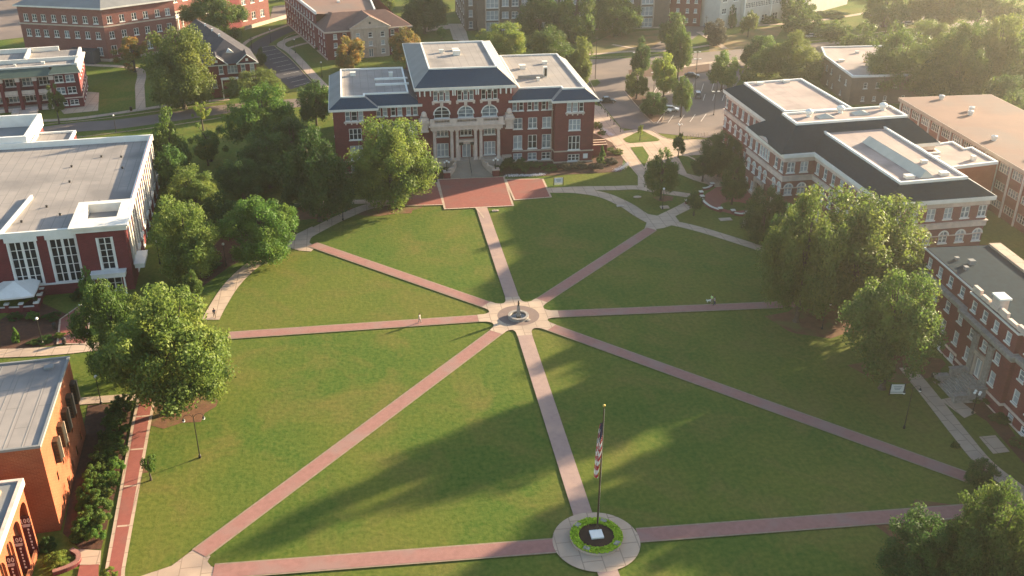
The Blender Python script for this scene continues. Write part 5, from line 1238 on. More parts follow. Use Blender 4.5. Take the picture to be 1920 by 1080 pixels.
    if kind == 'cone':
        me, _, _ = crown_for('cone', 1, 0, mt); o = link('shrub', me, None, (x, y, h / 2), 0); o.scale = (r * 1.1, r * 1.1, h / 2); tag(o, lb, 'shrub')
    else: tree(lb, None, mt, 'shrub', xyz=(x, y, h / 2, r, h / 2), name='shrub', big=1 if r * FPX / 150 > 12 else 0)
# far wood on the skyline side
rs = random.Random(9)
def wood(name, label, spots, mat):
    t = None
    parts = []
    for (x, y, r, h) in spots:
        me, _, _ = form('oak', 0, rs.randrange(3)); n_ = len(me.vertices); co = np.empty(n_ * 3); me.vertices.foreach_get('co', co); co = co.reshape(-1, 3) * np.array([r, r, h / 2]) + np.array([x, y, h / 2]); parts.append(co)
    V = np.concatenate(parts); n_ = len(V) // 4; me = bpy.data.meshes.new(name); me.vertices.add(len(V)); me.vertices.foreach_set('co', V.reshape(-1)); me.loops.add(len(V)); me.loops.foreach_set('vertex_index', np.arange(len(V)))
    me.polygons.add(n_); me.polygons.foreach_set('loop_start', np.arange(n_) * 4); me.polygons.foreach_set('loop_total', np.full(n_, 4)); me.update(calc_edges=True); me.materials.append(LEAF[mat])
    o = link(name, me); tag(o, label, 'wood', kind='stuff')
wood('far_wood', 'hazy far wood beyond the right hand buildings', [(rs.uniform(135, 260), rs.uniform(60, 330), rs.uniform(5, 8), rs.uniform(10, 15)) for _ in range(60)], 'M')
wood('far_grove', 'distant grove behind the top buildings', [(rs.uniform(-160, 140), rs.uniform(262, 330), rs.uniform(5, 8), rs.uniform(10, 15)) for _ in range(40)], 'D')

# ================================================================ fountain
t = thing('fountain', 'round stone fountain with a slender monument at the hub of the paths', 'fountain', (-.1, -.7, 0))
q = MB(); q.lathe([(1.9, 0), (1.9, .12), (1.65, .16), (1.6, .35), (1.75, .55), (1.75, .68), (1.3, .68), (1.25, .4), (0, .4)], 32); q.build('basin', [rbench], t, smooth=False)
q = MB(); q.lathe([(1.27, 0), (0, 0)], 32, 0, (0, 0), .47); q.build('water', [water], t)
q = MB(); q.prism(rect(-.34, .34, -.34, .34), .4, .8); q.skin(z3(rect(-.27, .27, -.27, .27), .8), z3(rect(-.2, .2, -.2, .2), 2.3)); q.box(-.26, .26, -.26, .26, 2.3, 2.4); q.build('pedestal', [rbench], t)
q = MB(); q.lathe([(.17, 0), (.15, .3), (.19, .5), (.13, .65), (.1, .7), (.12, .8), (.1, .9), (0, .95)], 10, 0, (0, 0), 2.4); q.tube((.1, 0, 3.0), (.25, -.05, 2.8), .05); q.build('figure', [bronze], t)
q = MB(); q.lathe([(0, 0), (.35, 0), (.42, .25), (0, .3)], 10, 0, (1.45, -1.2), 0); q.build('step_stone', [rbench], t)

# ================================================================ flag and its round bed
PC = g(1118, 1010)
t = thing('flower_bed', 'round raised bed of lime green flowers and dark soil around the flagpole', 'planter', (PC[0], PC[1], 0))
q = MB(); q.lathe([(3.1, 0), (3.15, .45), (2.95, .45), (2.9, .1)], 40); q.build('rim', [stone], t)
q = MB(); q.lathe([(2.95, .35), (1.2, .55), (0, .6)], 40); q.build('soil', [soil], t)
rs = np.random.RandomState(3); q = MB()
for i in range(5200):
    a = rs.uniform(0, 6.283); r = rs.uniform(2.15, 3.12); x, y, z = r * math.cos(a), r * math.sin(a), .42 + rs.uniform(0, .28)
    s = rs.uniform(.06, .14); v = Vector(rs.normal(size=3)).normalized(); u = v.orthogonal().normalized() * s; w2 = v.cross(u)
    q.face([(x - u.x, y - u.y, z - u.z), (x - w2.x, y - w2.y, z - w2.z), (x + u.x, y + u.y, z + u.z), (x + w2.x, y + w2.y, z + w2.z)])
q.build('flower_ring', [lime], t)
for i, a in enumerate((58, 132, 232, 318)):
    q = MB(); c, s_ = math.cos(R(a)), math.sin(R(a)); q.obox((2.45 * c, 2.45 * s_), (3.0 * c, 3.0 * s_), .75, .35, .72); q.build('stone_block', [rbench], t)
q = MB(); q.box(-.75, .75, -.7, .7, .4, .78); q.build('plinth', [white], t)
t = thing('flagpole', 'tall dark flagpole with a gold ball rising from the round flower bed', 'flagpole', (.5 - .05, -55.2, 0))
q = MB(); q.lathe([(.28, .75), (.2, 1.0), (.12, 1.15), (.11, 6), (.09, 12), (.06, 18.1)], 12); q.build('pole', [bronze], t, smooth=True)
q = MB(); q.ball((0, 0, 18.25), .17); q.build('ball', [pm('gold', (.7, .5, .15), (.6, .42, .12), 3, .3, metal=.8)], t, smooth=True)
q = MB(); q.tube((.13, .03, 1.5), (.1, .03, 17.8), .015); q.build('halyard', [letter], t)
# limp flag: folded cloth, blue canton above, red and white stripes running down the folds
fl = bpy.data.materials.new('flag_cloth'); fl.use_nodes = True; n_ = fl.node_tree; b_ = n_.nodes['Principled BSDF']; b_.inputs['Roughness'].default_value = .8
vc = n_.nodes.new('ShaderNodeVertexColor'); vc.layer_name = 'dye'; n_.links.new(vc.outputs[0], b_.inputs['Base Color'])
NX, NZ = 44, 70; Wf, Hf = 5.2, 3.0
vs, fs_, cols = [], [], []
for j in range(NZ + 1):
    tz = j / NZ; z = 15.9 - 7.4 * tz
    wid = .12 + .56 * math.sin(min(1, tz * 1.25 + .12) * math.pi * .62) * (1 - .55 * max(0, tz - .6))
    for i in range(NX + 1):
        tx = i / NX; a = tx * math.pi * 5 + tz * 1.2
        vs.append((-.05 - wid * (.5 + .42 * math.sin(a)) + .18 * tz * math.sin(tz * 5), .14 * math.cos(a * 1.7) + (tx - .5) * .3, z + .15 * math.sin(a * .7)))
for j in range(NZ):
    for i in range(NX):
        k = j * (NX + 1) + i; fs_.append((k, k + 1, k + NX + 2, k + NX + 1))
        # position on the flat flag
        hoist = j / NZ * Hf * 1.0; u_ = i / NX
        d_ = (j / NZ) * 1.25 + .22 * math.sin(u_ * 9) - .1
        if d_ < .16 + .1 * math.sin(u_ * 7): c_ = (.012, .018, .06)
        else: c_ = (.42, .015, .022) if int((d_ * 9 + u_ * 2.2) % 2) else (.72, .68, .62)
        cols.append(c_)
me = bpy.data.meshes.new('flag'); me.from_pydata(vs, [], fs_); me.materials.append(fl); at = me.color_attributes.new('dye', 'FLOAT_COLOR', 'CORNER')
buf = []
for c_ in cols: buf += [*c_, 1] * 4
at.data.foreach_set('color', buf); me.polygons.foreach_set('use_smooth', [True] * len(fs_)); me.update()
o = link('flag', me, None, (.45, -55.2, 0), 0); tag(o, 'limp red, white and blue striped flag hanging down the pole', 'flag')

# ================================================================ lamps
def lamp_post(label, px, py, h=4.6, kind='globe', n=1, group='white globe lamp posts', rz=0):
    x, y = g(px, py); t = thing('street_lamp', label, 'lamp', (x, y, 0), rz, group)
    q = MB(); q.lathe([(.2, 0), (.17, .35), (.08, .5), (.06, h * .5), (.05, h)], 10); q.build('pole', [dark], t)
    if kind == 'globe':
        pts = [(0, 0)] if n == 1 else [(.45 * math.cos(k / n * 6.283), .45 * math.sin(k / n * 6.283)) for k in range(n)]
        if n > 1:
            q = MB()
            for a in pts: q.tube((0, 0, h - .25), (a[0], a[1], h - .02), .03)
            q.build('arm', [dark], t)
        for a in pts:
            q = MB(); q.ball((a[0], a[1], h + .2), .24 if n == 1 else .2); q.build('lamp_globe', [globe], t, smooth=True)
    elif kind == 'twin':
        q = MB()
        for sx in (-1, 1):
            pr = None
            for k in range(9):
                a = math.pi * (k / 8) ; p_ = (sx * (.15 + .55 * (1 - math.cos(a))), 0, h - .3 + .4 * math.sin(a)) 
                if pr: q.tube(pr, p_, .03, None, 6)
                pr = p_
        q.build('arm', [dark], t)
        for sx in (-1, 1):
            q = MB(); q.lathe([(.04, 0), (.08, -.12), (.22, -.35), (.2, -.38)], 10, 0, (sx * 1.25, 0), h - .3); q.build('lamp_shade', [dark], t)
            q = MB(); q.ball((sx * 1.25, 0, h - .78), .17); q.build('lamp_globe', [globe], t, smooth=True)
    elif kind == 'shoebox':
        q = MB(); q.box(-.9, .9, -.04, .04, h - .05, h + .03); q.build('arm', [roofg], t)
        for sx in (-1, 1): q = MB(); q.box(sx * .75 - .35, sx * .75 + .35, -.25, .25, h + .03, h + .18); q.build('lamp_head', [whitetrim], t)
    return t
TW = 'twin arm lamp posts round the field'
lamp_post('black twin arm lamp post on the grass at the lower left', 375, 858, 6.8, 'twin', group=TW, rz=R(5))
lamp_post('black twin arm lamp post on the shaded lawn near the white sign at the right', 1695, 803, 6.8, 'twin', group=TW, rz=R(5))
lamp_post('black lamp post on the curved walk before the dark oak', 643, 413, 6.6, 'twin', group=TW, rz=R(80))
lamp_post('black lamp post at the edge of the pine straw under the great green oak', 1541, 617, 6.0, 'twin', group=TW, rz=R(95))
for lb, px, py in (('globe lamp post on the short path beside the orange block', 190, 757), ('globe lamp post in the planting by the patio', 80, 645), ('globe lamp post on the grass strip behind the white parapet building', 218, 249),
                   ('globe lamp post on the road verge left of the grove', 320, 240), ('globe lamp post near the tower entrance of the left building', 160, 618), ('globe lamp post in the shade by the left building east wall', 300, 495),
                   ('globe lamp post in the dark shade under the magnolia', 424, 500), ('globe lamp post at the bend of the drive by the new car park', 508, 80), ('globe lamp post on the lawn beside the pedimented building', 554, 100), ('globe lamp post behind the west wing roof of the hall', 604, 145),
                   ('globe lamp post in front of the small oval street tree', 1242, 392)):
    lamp_post(lb, px, py, 4.4)
lamp_post('three globe lamp post above the narrow dark pine', 1272, 268, 4.6, 'globe', 3)
lamp_post('four globe lamp standard beside the right building steps', 1823, 776, 3.4, 'globe', 4)
for lb, px, py, h in (('tall twin head lamp post before the dark pine of the drive', 1191, 135, 6), ('tall twin head lamp post left of the bright pear tree', 1225, 176, 6.2), ('tall twin head lamp post near the dark parked saloon', 1303, 168, 9),
                      ('tall twin head lamp post at the edge of the car park by the yellowing tree', 1344, 172, 6.5), ('tall twin head lamp post by the drive at the upper right', 1305, 130, 5.4), ('tall twin head lamp post between the dark tree and the drive', 1408, 124, 5.5), ('tall twin head lamp post near the pink brick building corner', 1338, 216, 6.5)):
    lamp_post(lb, px, py, h, 'shoebox', group='tall car park lamps')
for i, (lb, x) in enumerate((('white globe lamp standard on the west pier of the hall steps', -5.35), ('white globe lamp standard on the east pier of the hall steps', 5.85))):
    t = thing('step_lamp', lb, 'lamp', (x, 73.6 - 6.15, 1.7), 0, 'lamp standards on the hall steps')
    q = MB(); q.lathe([(.2, 0), (.1, .25), (.07, .4), (.07, 2.1)], 10); q.tube((-.5, 0, 1.85), (.5, 0, 1.85), .04); q.build('pole', [dark], t)
    for dx, dz in ((-.5, 2.0), (.5, 2.0), (0, 2.35)): q = MB(); q.ball((dx, 0, dz + .05), .22); q.build('lamp_globe', [globe], t, smooth=True)
for lb, px, py, h in (('tall utility pole beside the oak at the hall corner', 1116, 148, 13), ('dark pole at the far end of the new car park', 473, 96, 5), ('thin pole near the white building walk', 1322, 66, 7), ('slender pole on the far right road', 1904, 55, 8), ('signal pole beside the far road', 1658, 72, 6)):
    x, y = g(px, py); t = thing('utility_pole', lb, 'pole', (x, y, 0)); q = MB(); q.tube((0, 0, 0), (0, 0, h), .12, .08); q.build('pole', [bark], t)
    q = MB(); q.box(-.6, .6, -.05, .05, h - .8, h - .68); q.build('crossarm', [bark], t)

# bollards
bol = None
for i, (px, py) in enumerate(((1122, 199), (1128, 205), (1134, 212), (1139, 219), (1145, 227), (1151, 234), (1163, 248))):
    x, y = g(px, py)
    if bol is None:
        bol = thing('bollard', '', 'bollard', (x, y, 0), 0, 'black bollards curving along the drive'); q = MB(); q.lathe([(.13, 0), (.11, .1), (.08, .2), (.08, .85)], 10); q.build('post', [dark], bol)
        q = MB(); q.lathe([(.13, .85), (.16, .95), (.12, 1.1), (0, 1.18)], 10); q.build('cap', [dark], bol); o = bol
    else: o = copy_tree(bol); o.location = (x, y, 0)
    o['label'] = ('black bollard nearest the black pickup by the hall', 'second black bollard from the black pickup', 'third black bollard from the black pickup', 'middle black bollard of the curving row', 'third black bollard from the grass triangle', 'second black bollard from the grass triangle', 'black bollard nearest the grass triangle')[i]
bol2 = None
for i in range(9):
    px, py = 1284 + i * 5.2, 262 - i * .9; x, y = g(px, py)
    if bol2 is None:
        bol2 = thing('slim_bollard', '', 'bollard', (x, y, 0), 0, 'slim pale bollards between the car park and the walk'); q = MB(); q.tube((0, 0, 0), (0, 0, 1.0), .07); q.build('post', [stone], bol2); q = MB(); q.ball((0, 0, 1.03), .09); q.build('cap', [stone], bol2); o = bol2
    else: o = copy_tree(bol2); o.location = (x, y, 0)
    o['label'] = 'slim pale bollard in the straight row at the car park edge'

# ================================================================ signs, benches
def sign(lb, px, py, rz=0, w_=1.9, h_=1.25):
    x, y = g(px, py); t = thing('campus_sign', lb, 'sign', (x, y, 0), rz, 'white building signs on posts')
    for sx in (-1, 1): q = MB(); q.box(sx * (w_ / 2 + .1) - .07, sx * (w_ / 2 + .1) + .07, -.07, .07, 0, h_ + .75); q.build('post', [dark], t)
    q = MB(); q.box(-w_ / 2, w_ / 2, -.05, .05, .6, .6 + h_); q.build('panel', [white], t)
    q = MB()
    for k in range(3): q.box(-w_ * (.33 - .06 * k), w_ * (.33 - .06 * k), -.062, -.05, .6 + h_ * (.68 - .2 * k), .6 + h_ * (.76 - .2 * k))
    q.build('lettering', [roofg], t)
    q = MB(); q.box(-w_ / 2, w_ / 2, -.05, .05, .28, .45); q.build('rail', [white], t)
sign('white panel sign on black posts beside the brick plaza of the hall', 1047, 348)
sign('white panel sign on the shaded lawn before the right building', 1680, 741, R(-8))
sign('pale sign leaning in the shade below the brick court', 1396, 425, R(35), 1.7, 1.3)
for i, (lb, px, py, rz) in enumerate((('white bench under the huge olive oak', 311, 190, 0),)):
    x, y = g(px, py); t = thing('white_bench', lb, 'bench', (x, y, 0), rz)
    q = MB(); q.box(-2.2, 2.2, -.5, .5, .42, .55); q.build('seat', [white], t); q = MB(); q.box(-1.3, 1.3, .35, .5, .55, 1.1); q.build('backrest', [white], t)
    for sx in (-1.7, 1.7): q = MB(); q.box(sx - .2, sx + .2, -.4, .4, 0, .42); q.build('leg', [white], t)
# curved seat wall of the brick court
t = thing('court_wall', 'low curved brick wall with pale coping around the brick court', 'wall')
for seg in ([(1318, 357), (1328, 355), (1337, 349)], [(1315, 374), (1320, 382), (1332, 391), (1348, 397)], [(1377, 403), (1388, 405), (1400, 404)]):
    s_ = spline([Vector(g(*q_)) for q_ in seg], 5); q = MB(); q2 = MB()
    for a_, b_ in zip(s_[:-1], s_[1:]): q.obox(a_, b_, .4, 0, .5); q2.obox(a_, b_, .55, .5, .6)
    q.build('wall_section', [brick], t); q2.build('coping', [whitetrim], t)
for px, py in ((1314, 366), (1316, 374), (1350, 397), (1374, 401), (1401, 404), (1335, 350), (1288, 382)):
    x, y = g(px, py); q = MB(); q.box(x - .35, x + .35, y - .35, y + .35, 0, .8, 0); q.box(x - .45, x + .45, y - .45, y + .45, .8, .95, 1); q.build('pier', [brick, whitetrim], t)
for lb, px, py, sx, sy, h in (('white stone marker beside the path junction lawn', 1246, 390, .9, .6, .25), ('flat stone plaque on the lawn by the brick plaza', 929, 396, .7, .35, .12), ('stone slab below the brick court wall', 1360, 412, 1.3, .7, .1), ('pale stone slab at the curved walk edge', 1163, 387, .8, .4, .1), ('stone disc on the triangle lawn', 1195, 370, .9, .6, .1)):
    x, y = g(px, py); q = MB(); q.prism([(sx * math.cos(k / 12 * 6.283), sy * math.sin(k / 12 * 6.283)) for k in range(12)] if 'disc' in lb else rect(-sx, sx, -sy, sy), 0, h); q.prism(rect(-sx * .5, sx * .5, -sy * .5, sy * .5), h, h + .06)
    o = q.build('stone_marker', [stone], None, (x, y, .07)); tag(o, lb, 'marker')
# flower rows
for lb, pts, mt in (('row of white flowers along the bed by the brick plaza', [(950, 332), (975, 331), (1000, 331), (1018, 329)], letter), ('curved row of white flowers below the hall corner', [(1155, 322), (1168, 316), (1178, 308)], letter), ('white planting on the terrace', [(1128, 244), (1138, 250), (1146, 256)], letter)):
    s_ = spline([Vector(g(*q_)) for q_ in pts], 8); q = MB()
    for p_ in s_:
        for k in range(26):
            v = Vector((p_.x + random.gauss(0, .4), p_.y + random.gauss(0, .3), random.uniform(.12, .5))); s0 = random.uniform(.06, .13); q.face([v + Vector((-s0, 0, 0)), v + Vector((0, -s0, .04)), v + Vector((s0, 0, .02)), v + Vector((0, s0, .05))])
    o = q.build('flower_row', [mt]); tag(o, lb, 'flowers', kind='stuff')
# planter wall at the loggia corner
t = thing('planter_wall', 'curved brick planter wall with pale rim around the round yellow bush', 'planter', (0, 0, 0))
s_ = spline([Vector(g(*q_)) for q_ in ((100, 1078), (125, 1070), (146, 1058), (148, 1045), (135, 1036))], 6); q = MB(); q2 = MB()
for a_, b_ in zip(s_[:-1], s_[1:]): q.obox(a_, b_, .45, 0, .5); q2.obox(a_, b_, .55, .5, .6)
q.build('brickwork', [brick], t); q2.build('rim', [pav_r], t)

# patio of the left building
t = thing('patio_wall', 'low brick patio wall with white capped piers beside the left building', 'wall')
pp = [(-30, 572), (12, 570), (39, 569), (67, 567), (73, 552), (78, 540), (83, 529), (88, 517)]
ww = [Vector(g(px, py, 1.6)) for px, py in pp]
q = MB(); q2 = MB()
for a_, b_ in zip(ww[:-1], ww[1:]): q.obox(a_, b_, .3, 0, .9); q2.obox(a_, b_, .4, .9, 1.0)
q.build('brickwork', [brick], t); q2.build('coping', [whitetrim], t)
for a_ in ww: q = MB(); q.box(a_.x - .28, a_.x + .28, a_.y - .28, a_.y + .28, 0, 1.5, 0); q.box(a_.x - .38, a_.x + .38, a_.y - .38, a_.y + .38, 1.5, 1.68, 1); q.build('pier', [brick, whitetrim], t)
def canopy(lb, cx, cy, s, h, pk):
    t = thing('patio_canopy', lb, 'canopy', (cx, cy, 0), R(4), 'white patio canopies'); q = MB(); A_ = rect(-s, s, -s, s)
    pts = []
    for i in range(4):
        a_, b_ = Vector(A_[i]), Vector(A_[(i + 1) % 4])
        for k in range(10): p_ = a_.lerp(b_, k / 10); pts.append((p_.x, p_.y, h - .12 * math.sin(k / 10 * math.pi)))
    for i in range(len(pts)): q.face([pts[i], pts[(i + 1) % len(pts)], (0, 0, pk)]); a_, b_ = pts[i], pts[(i + 1) % len(pts)]; q.face([(a_[0], a_[1], a_[2] - .28), (b_[0], b_[1], b_[2] - .28), b_, a_])
    q.build('cloth', [white], t)
    for x in (-s + .1, s - .1):
        for y in (-s + .1, s - .1): q = MB(); q.tube((x, y, 0), (x, y, h), .05); q.build('leg', [dark], t)
canopy('large square white canopy over the patio', *g(26, 527, 4.3), 3.5, 2.9, 4.3)
canopy('small white umbrella canopy behind the large one', *g(39, 514, 3.6), 1.2, 3.0, 3.7)
t = None
for i, (px, py) in enumerate(((15, 560), (45, 562), (30, 552))):
    x, y = g(px, py)
    if t is None:
        t = thing('patio_table', '', 'table', (x, y, 0), 0, 'round patio tables'); q = MB(); q.lathe([(.5, .72), (.5, .76), (0, .76)], 14); q.build('table_top', [dark], t); q = MB(); q.lathe([(.3, 0), (.05, .05), (.05, .72)], 8); q.build('leg', [dark], t); o = t
    else: o = copy_tree(t); o.location = (x, y, 0)
    o['label'] = ('dark patio table at the left behind the piers', 'dark patio table behind the third pier', 'dark patio table under the middle of the canopy')[i]

# ================================================================ cars
def paintm(nm, c): return pm(nm, c, tuple(v * .9 for v in c), .5, .25, spec=.6)
tyre = pm('tyre_rubber', (.02, .02, .02), (.03, .03, .03), 4, .8); chrome = pm('wheel_metal', (.45, .45, .45), (.35, .35, .35), 3, .35, metal=.6)
def car(label, px, py, rz, col, kind='saloon'):
    x, y = g(px, py); t = thing('parked_car', label, 'car', (x, y, .03), rz, 'cars in the car parks')
    L, Wd = (4.6, .9) if kind != 'pickup' else (5.4, .98)
    roof = 1.45 if kind == 'saloon' else 1.75
    low = [(-L / 2, .35), (-L / 2, .8), (-L / 2 + .12, .95), (L / 2 - 1.3, .98), (L / 2 - .1, .75), (L / 2, .6), (L / 2, .35)]
    q = MB(); A_ = [(a, -Wd + .08 * (b < .5) + .05, b) for a, b in low]; C_ = [(a, Wd - .08 * (b < .5) - .05, b) for a, b in low]
    q.face(A_); q.face(C_[::-1]); q.skin(A_, C_)
    cab = {'saloon': ((-L / 2 + .35, .95), (-L / 2 + 1.1, roof), (.45, roof), (1.25, .97)), 'suv': ((-L / 2 + .1, .95), (-L / 2 + .4, roof), (.5, roof), (1.2, .97)), 'pickup': ((-.9, .95), (-.7, roof), (.7, roof), (1.4, .97))}[kind]
    B0 = [(cab[0][0], -Wd + .1, .96), (cab[3][0], -Wd + .1, .97), (cab[3][0], Wd - .1, .97), (cab[0][0], Wd - .1, .96)]
    B1 = [(cab[1][0], -Wd + .28, roof), (cab[2][0], -Wd + .28, roof), (cab[2][0], Wd - .28, roof), (cab[1][0], Wd - .28, roof)]
    q.face([Vector(p_) + Vector((0, 0, .01)) for p_ in B1])
    q.skin([(p_[0], p_[1], p_[2] - .02) for p_ in B1], [(p_[0], p_[1], p_[2] + .01) for p_ in B1])
    q.build('body', [col], t)
    q = MB(); q.skin(B0, [(p_[0], p_[1], p_[2] - .02) for p_ in B1]); q.build('windows', [glassd], t)
    for wx in (-L / 2 + .85, L / 2 - .85):
        for sy in (-1, 1):
            q = MB(); q.tube((wx, sy * (Wd - .16), .33), (wx, sy * (Wd + .02), .33), .33, None, 14); wo = q.build('wheel', [tyre], t)
            q = MB(); q.tube((wx, sy * (Wd + .02), .33), (wx, sy * (Wd + .035), .33), .2, None, 10); q.build('rim', [chrome], wo)
    for sy in (-1, 1):
        q = MB(); q.box(L / 2 - .08, L / 2 + .02, sy * .62 - .16, sy * .62 + .16, .6, .74); q.build('headlight', [globe], t)
        q = MB(); q.box(-L / 2 - .02, -L / 2 + .06, sy * .65 - .13, sy * .65 + .13, .65, .85); q.build('tail_light', [maroon], t)
    return t
wh, bk, gr, sv = paintm('white_car_paint', (.75, .75, .73)), paintm('black_car_paint', (.025, .03, .035)), paintm('grey_car_paint', (.16, .16, .16)), paintm('silver_car_paint', (.5, .5, .5))
car('black pickup truck on the drive beside the hall', 1136, 193, R(5), bk, 'pickup')
car('white car parked with its nose at the planted island, partly hidden', 1243, 210, R(-25), wh)
car('white rounded car parked in front of the hidden white car', 1257, 208, R(-20), wh)
car('grey wagon parked below the tall lamp in the car park', 1308, 182, R(75), gr, 'suv')
car('dark saloon with pale roof parked in the upper car park row', 1297, 145, R(-20), bk)
car('silver saloon parked on the far street behind the grey building', 1546, 69, R(15), sv)
car('pale saloon half hidden behind the silver saloon', 1521, 70, R(15), sv)
car('pale car waiting on the far street', 1668, 43, R(60), wh)
car('white saloon driving on the far street', 1703, 47, R(20), wh)
car('dark saloon beside the white one on the far street', 1690, 50, R(15), gr)
car('white saloon in the hazy far car row', 1722, 29, R(10), wh)
car('pale van at the end of the hazy far car row', 1720, 19, R(10), sv, 'suv')
car('small pale car near the far lawn corner', 1640, 31, R(-30), wh)

# ================================================================ people
def person(label, x, y, rz, top, legs, hair=(.05, .03, .02), scale=1.0, walking=True, seated=False, hands=None):
    t = thing('person', label, 'person', (x, y, .06), rz)
    J = {'pel': (0, 0, .95), 'wai': (0, 0, 1.1), 'che': (0, .02, 1.35), 'nec': (0, .0, 1.5), 'hea': (0, -.02, 1.58), 'top': (0, -.02, 1.76)}
    st = .22 if walking else .02
    R_ = {'pel': .15, 'wai': .13, 'che': .16, 'nec': .06, 'hea': .09, 'top': .075}
    E_ = [('pel', 'wai'), ('wai', 'che'), ('che', 'nec'), ('nec', 'hea'), ('hea', 'top')]
    for s_, k in ((-1, 'l'), (1, 'r')):
        J['hip' + k] = (s_ * .1, 0, .88); J['kne' + k] = (s_ * .11, -.05 - s_ * st * .4, .5); J['ank' + k] = (s_ * .11, s_ * -st + .05, .08); J['toe' + k] = (s_ * .12, s_ * -st - .12, .04)
        J['sho' + k] = (s_ * .19, .01, 1.43); J['elb' + k] = (s_ * .26, .06 + s_ * st * .3, 1.15); J['wri' + k] = (s_ * .25, -.06 + s_ * st * .7, .93); J['han' + k] = (s_ * .24, -.1 + s_ * st * .8, .84)
        R_.update({'hip' + k: .1, 'kne' + k: .065, 'ank' + k: .045, 'toe' + k: .04, 'sho' + k: .07, 'elb' + k: .045, 'wri' + k: .032, 'han' + k: .03})
        E_ += [('pel', 'hip' + k), ('hip' + k, 'kne' + k), ('kne' + k, 'ank' + k), ('ank' + k, 'toe' + k), ('che', 'sho' + k), ('sho' + k, 'elb' + k), ('elb' + k, 'wri' + k), ('wri' + k, 'han' + k)]
        for f in range(5):   # five fingers, thumb to the side
            nm = 'f%d%s' % (f, k); h = J['han' + k]; o_ = (f - 1.5) * .018
            J[nm] = (h[0] - s_ * .01, h[1] + o_, h[2] - .085 + abs(f - 1.5) * .008) if f < 4 else (h[0] - s_ * .02, h[1] - .05, h[2] - .02); R_[nm] = .008; E_.append(('han' + k, nm))
    names = list(J); me = bpy.data.meshes.new('body'); me.from_pydata([J[n_] for n_ in names], [(names.index(a), names.index(b)) for a, b in E_], []); 
    me.materials.append(skin)
    o = link('body', me, t); sk = o.modifiers.new('skin', 'SKIN'); 
    for i, n_ in enumerate(names): v = me.skin_vertices[0].data[i]; v.radius = (R_[n_], R_[n_]); v.use_root = n_ == 'pel'
    o.modifiers.new('sub', 'SUBSURF').levels = 1; o.modifiers['sub'].render_levels = 1
    # clothing: slightly larger skinned shells
    def shell(nm, keys, grow, mt):
        ed = [(a, b) for a, b in E_ if a in keys and b in keys]; me = bpy.data.meshes.new(nm); me.from_pydata([J[k_] for k_ in keys], [(keys.index(a), keys.index(b)) for a, b in ed], []); me.materials.append(mt)
        c = link(nm, me, t); c.modifiers.new('skin', 'SKIN')
        for i, k_ in enumerate(keys): v = me.skin_vertices[0].data[i]; v.radius = (R_[k_] + grow, R_[k_] + grow); v.use_root = i == 0
        c.modifiers.new('sub', 'SUBSURF').levels = 1; c.modifiers['sub'].render_levels = 1
    shell('shirt', ['che', 'wai', 'pel', 'shol', 'shor', 'elbl', 'elbr'], .022, top); shell('trousers', ['pel', 'hipl', 'hipr', 'knel', 'kner', 'ankl', 'ankr'], .018, legs)
    q = MB(); q.lathe([(0, .12), (.07, .1), (.105, .02), (.1, -.06), (.06, -.1)], 10, 0, (0, .01), 1.69); q.build('hair', [pm('dark_hair', hair, hair, 3, .7)], t, smooth=True)
    q = MB()
    for sx in (-1, 1): q.ball((sx * .035, -.108, 1.66), .012, 0, 4); q.ball((sx * .1, -.02, 1.64), .022, 1, 4)
    q.ball((0, -.12, 1.625), .018, 1, 4); q.box(-.03, .03, -.112, -.098, 1.585, 1.595, 2); q.build('face', [dark, skin, maroon], t)
    return t
limem = pm('pale_green_cloth', (.55, .75, .30), (.48, .68, .26), 3, .8); khaki = pm('khaki_cloth', (.30, .24, .17), (.25, .2, .15), 3, .85); navy = pm('navy_cloth', (.03, .04, .08), (.02, .03, .06), 3, .85); greyc = pm('grey_cloth', (.35, .33, .30), (.3, .28, .26), 3, .85)
x, y = g(1334, 570); person('person in a pale green top walking on the east brick path', x, y, R(100), limem, khaki)
x, y = g(1339, 574); person('person in grey clothes just right of the walker in pale green', x, y, R(80), greyc, navy)
x2, y2 = g(1329.5, 567)
t = thing('white_dog', 'small white dog beside the walker in pale green', 'dog', (x2, y2, .06), R(190))
vs = [(0, 0, .34), (.2, 0, .36), (.38, 0, .36), (.5, 0, .46), (.58, 0, .5), (.68, 0, .47), (-.2, 0, .38), (-.36, 0, .46)]; ed = [(0, 1), (1, 2), (2, 3), (3, 4), (4, 5), (0, 6), (6, 7)]; rd = [.12, .13, .11, .07, .07, .04, .1, .025]
for sx in (-1, 1):
    for bx, kk in ((2, 1), (6, -1)):
        n0 = len(vs); X = vs[bx][0]; vs += [(X - .02, sx * .09, .28), (X - .04 * kk, sx * .09, .15), (X, sx * .09, .02)]; ed += [(bx, n0), (n0, n0 + 1), (n0 + 1, n0 + 2)]; rd += [.06, .03, .03]
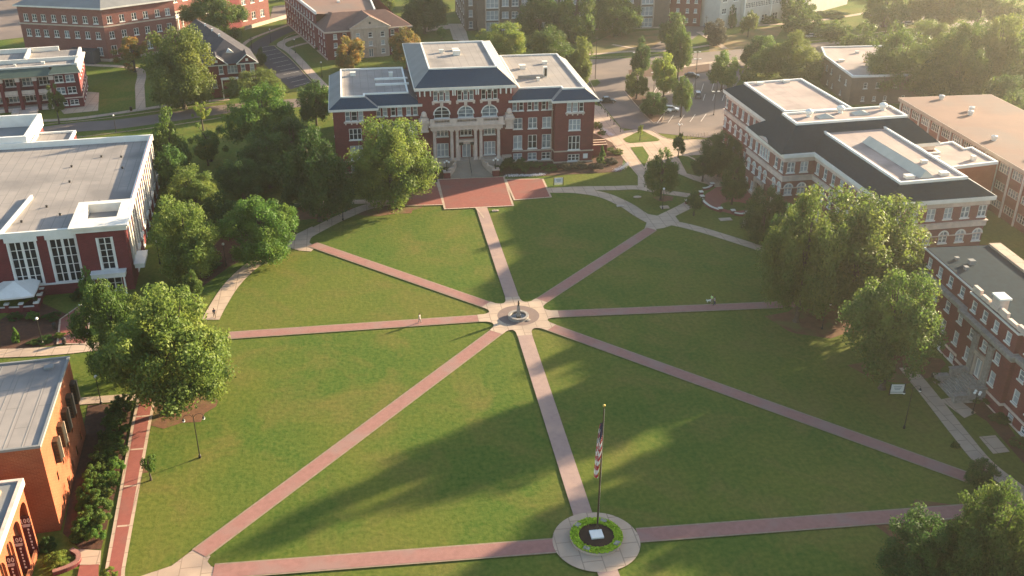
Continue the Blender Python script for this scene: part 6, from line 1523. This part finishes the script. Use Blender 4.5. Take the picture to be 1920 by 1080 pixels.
me = bpy.data.meshes.new('body'); me.from_pydata(vs, [], []) if False else me.from_pydata(vs, ed, []); me.materials.append(white); o = link('body', me, t); o.modifiers.new('skin', 'SKIN')
for i, r_ in enumerate(rd): v = me.skin_vertices[0].data[i]; v.radius = (r_, r_); v.use_root = i == 0
o.modifiers.new('sub', 'SUBSURF').levels = 1
q = MB()
for sx in (-1, 1): q.face([(.54, sx * .03, .55), (.58, sx * .08, .55), (.55, sx * .06, .64)])
q.build('ear', [white], t)
x, y = g(787, 606); person('person in light clothes walking alone on the west brick path', x, y, R(60), greyc, greyc)
x, y = g(403, 596); person('person in dark clothes on the curved walk beside the sunlit oak', x, y, R(20), navy, khaki)
x, y = g(209, 640) if False else g(1500, 64); person('distant person in dark clothes before the white building', x, y, 0, navy, navy)
# litter bins
for lb, px, py in (('black litter bin at the corner of the clumpy bush', 121, 645), ('black litter bin beside the small brick path', 103, 617), ('black litter bin by the right building steps', 1748, 712), ('tan litter bin on the verge beside the left lawn path', 246, 208)):
    x, y = g(px, py); t = thing('litter_bin', lb, 'bin', (x, y, 0), 0, 'litter bins'); q = MB(); q.lathe([(.25, 0), (.32, .1), (.35, .9), (.3, .95)], 12); q.build('drum', [dark], t); q = MB(); q.lathe([(.37, .95), (.37, 1.02), (.2, 1.2), (0, 1.22)], 12); q.build('lid', [dark], t)

# ================================================================ haze
q = MB(); q.box(-330, 330, -160, 480, -1.5, 86)
hz = q.build('haze', []); hz.data.materials.clear(); hm = bpy.data.materials.new('haze'); hm.use_nodes = True; n_ = hm.node_tree
for nd in list(n_.nodes):
    if nd.type == 'BSDF_PRINCIPLED': n_.nodes.remove(nd)
pv = n_.nodes.new('ShaderNodeVolumePrincipled'); pv.inputs['Color'].default_value = (1, .97, .90, 1); pv.inputs['Density'].default_value = HAZE; pv.inputs['Anisotropy'].default_value = .74
n_.links.new(pv.outputs[0], n_.nodes['Material Output'].inputs['Volume']); hz.data.materials.append(hm); hz['kind'] = 'stuff'; hz['label'] = 'thin warm morning haze over the campus'
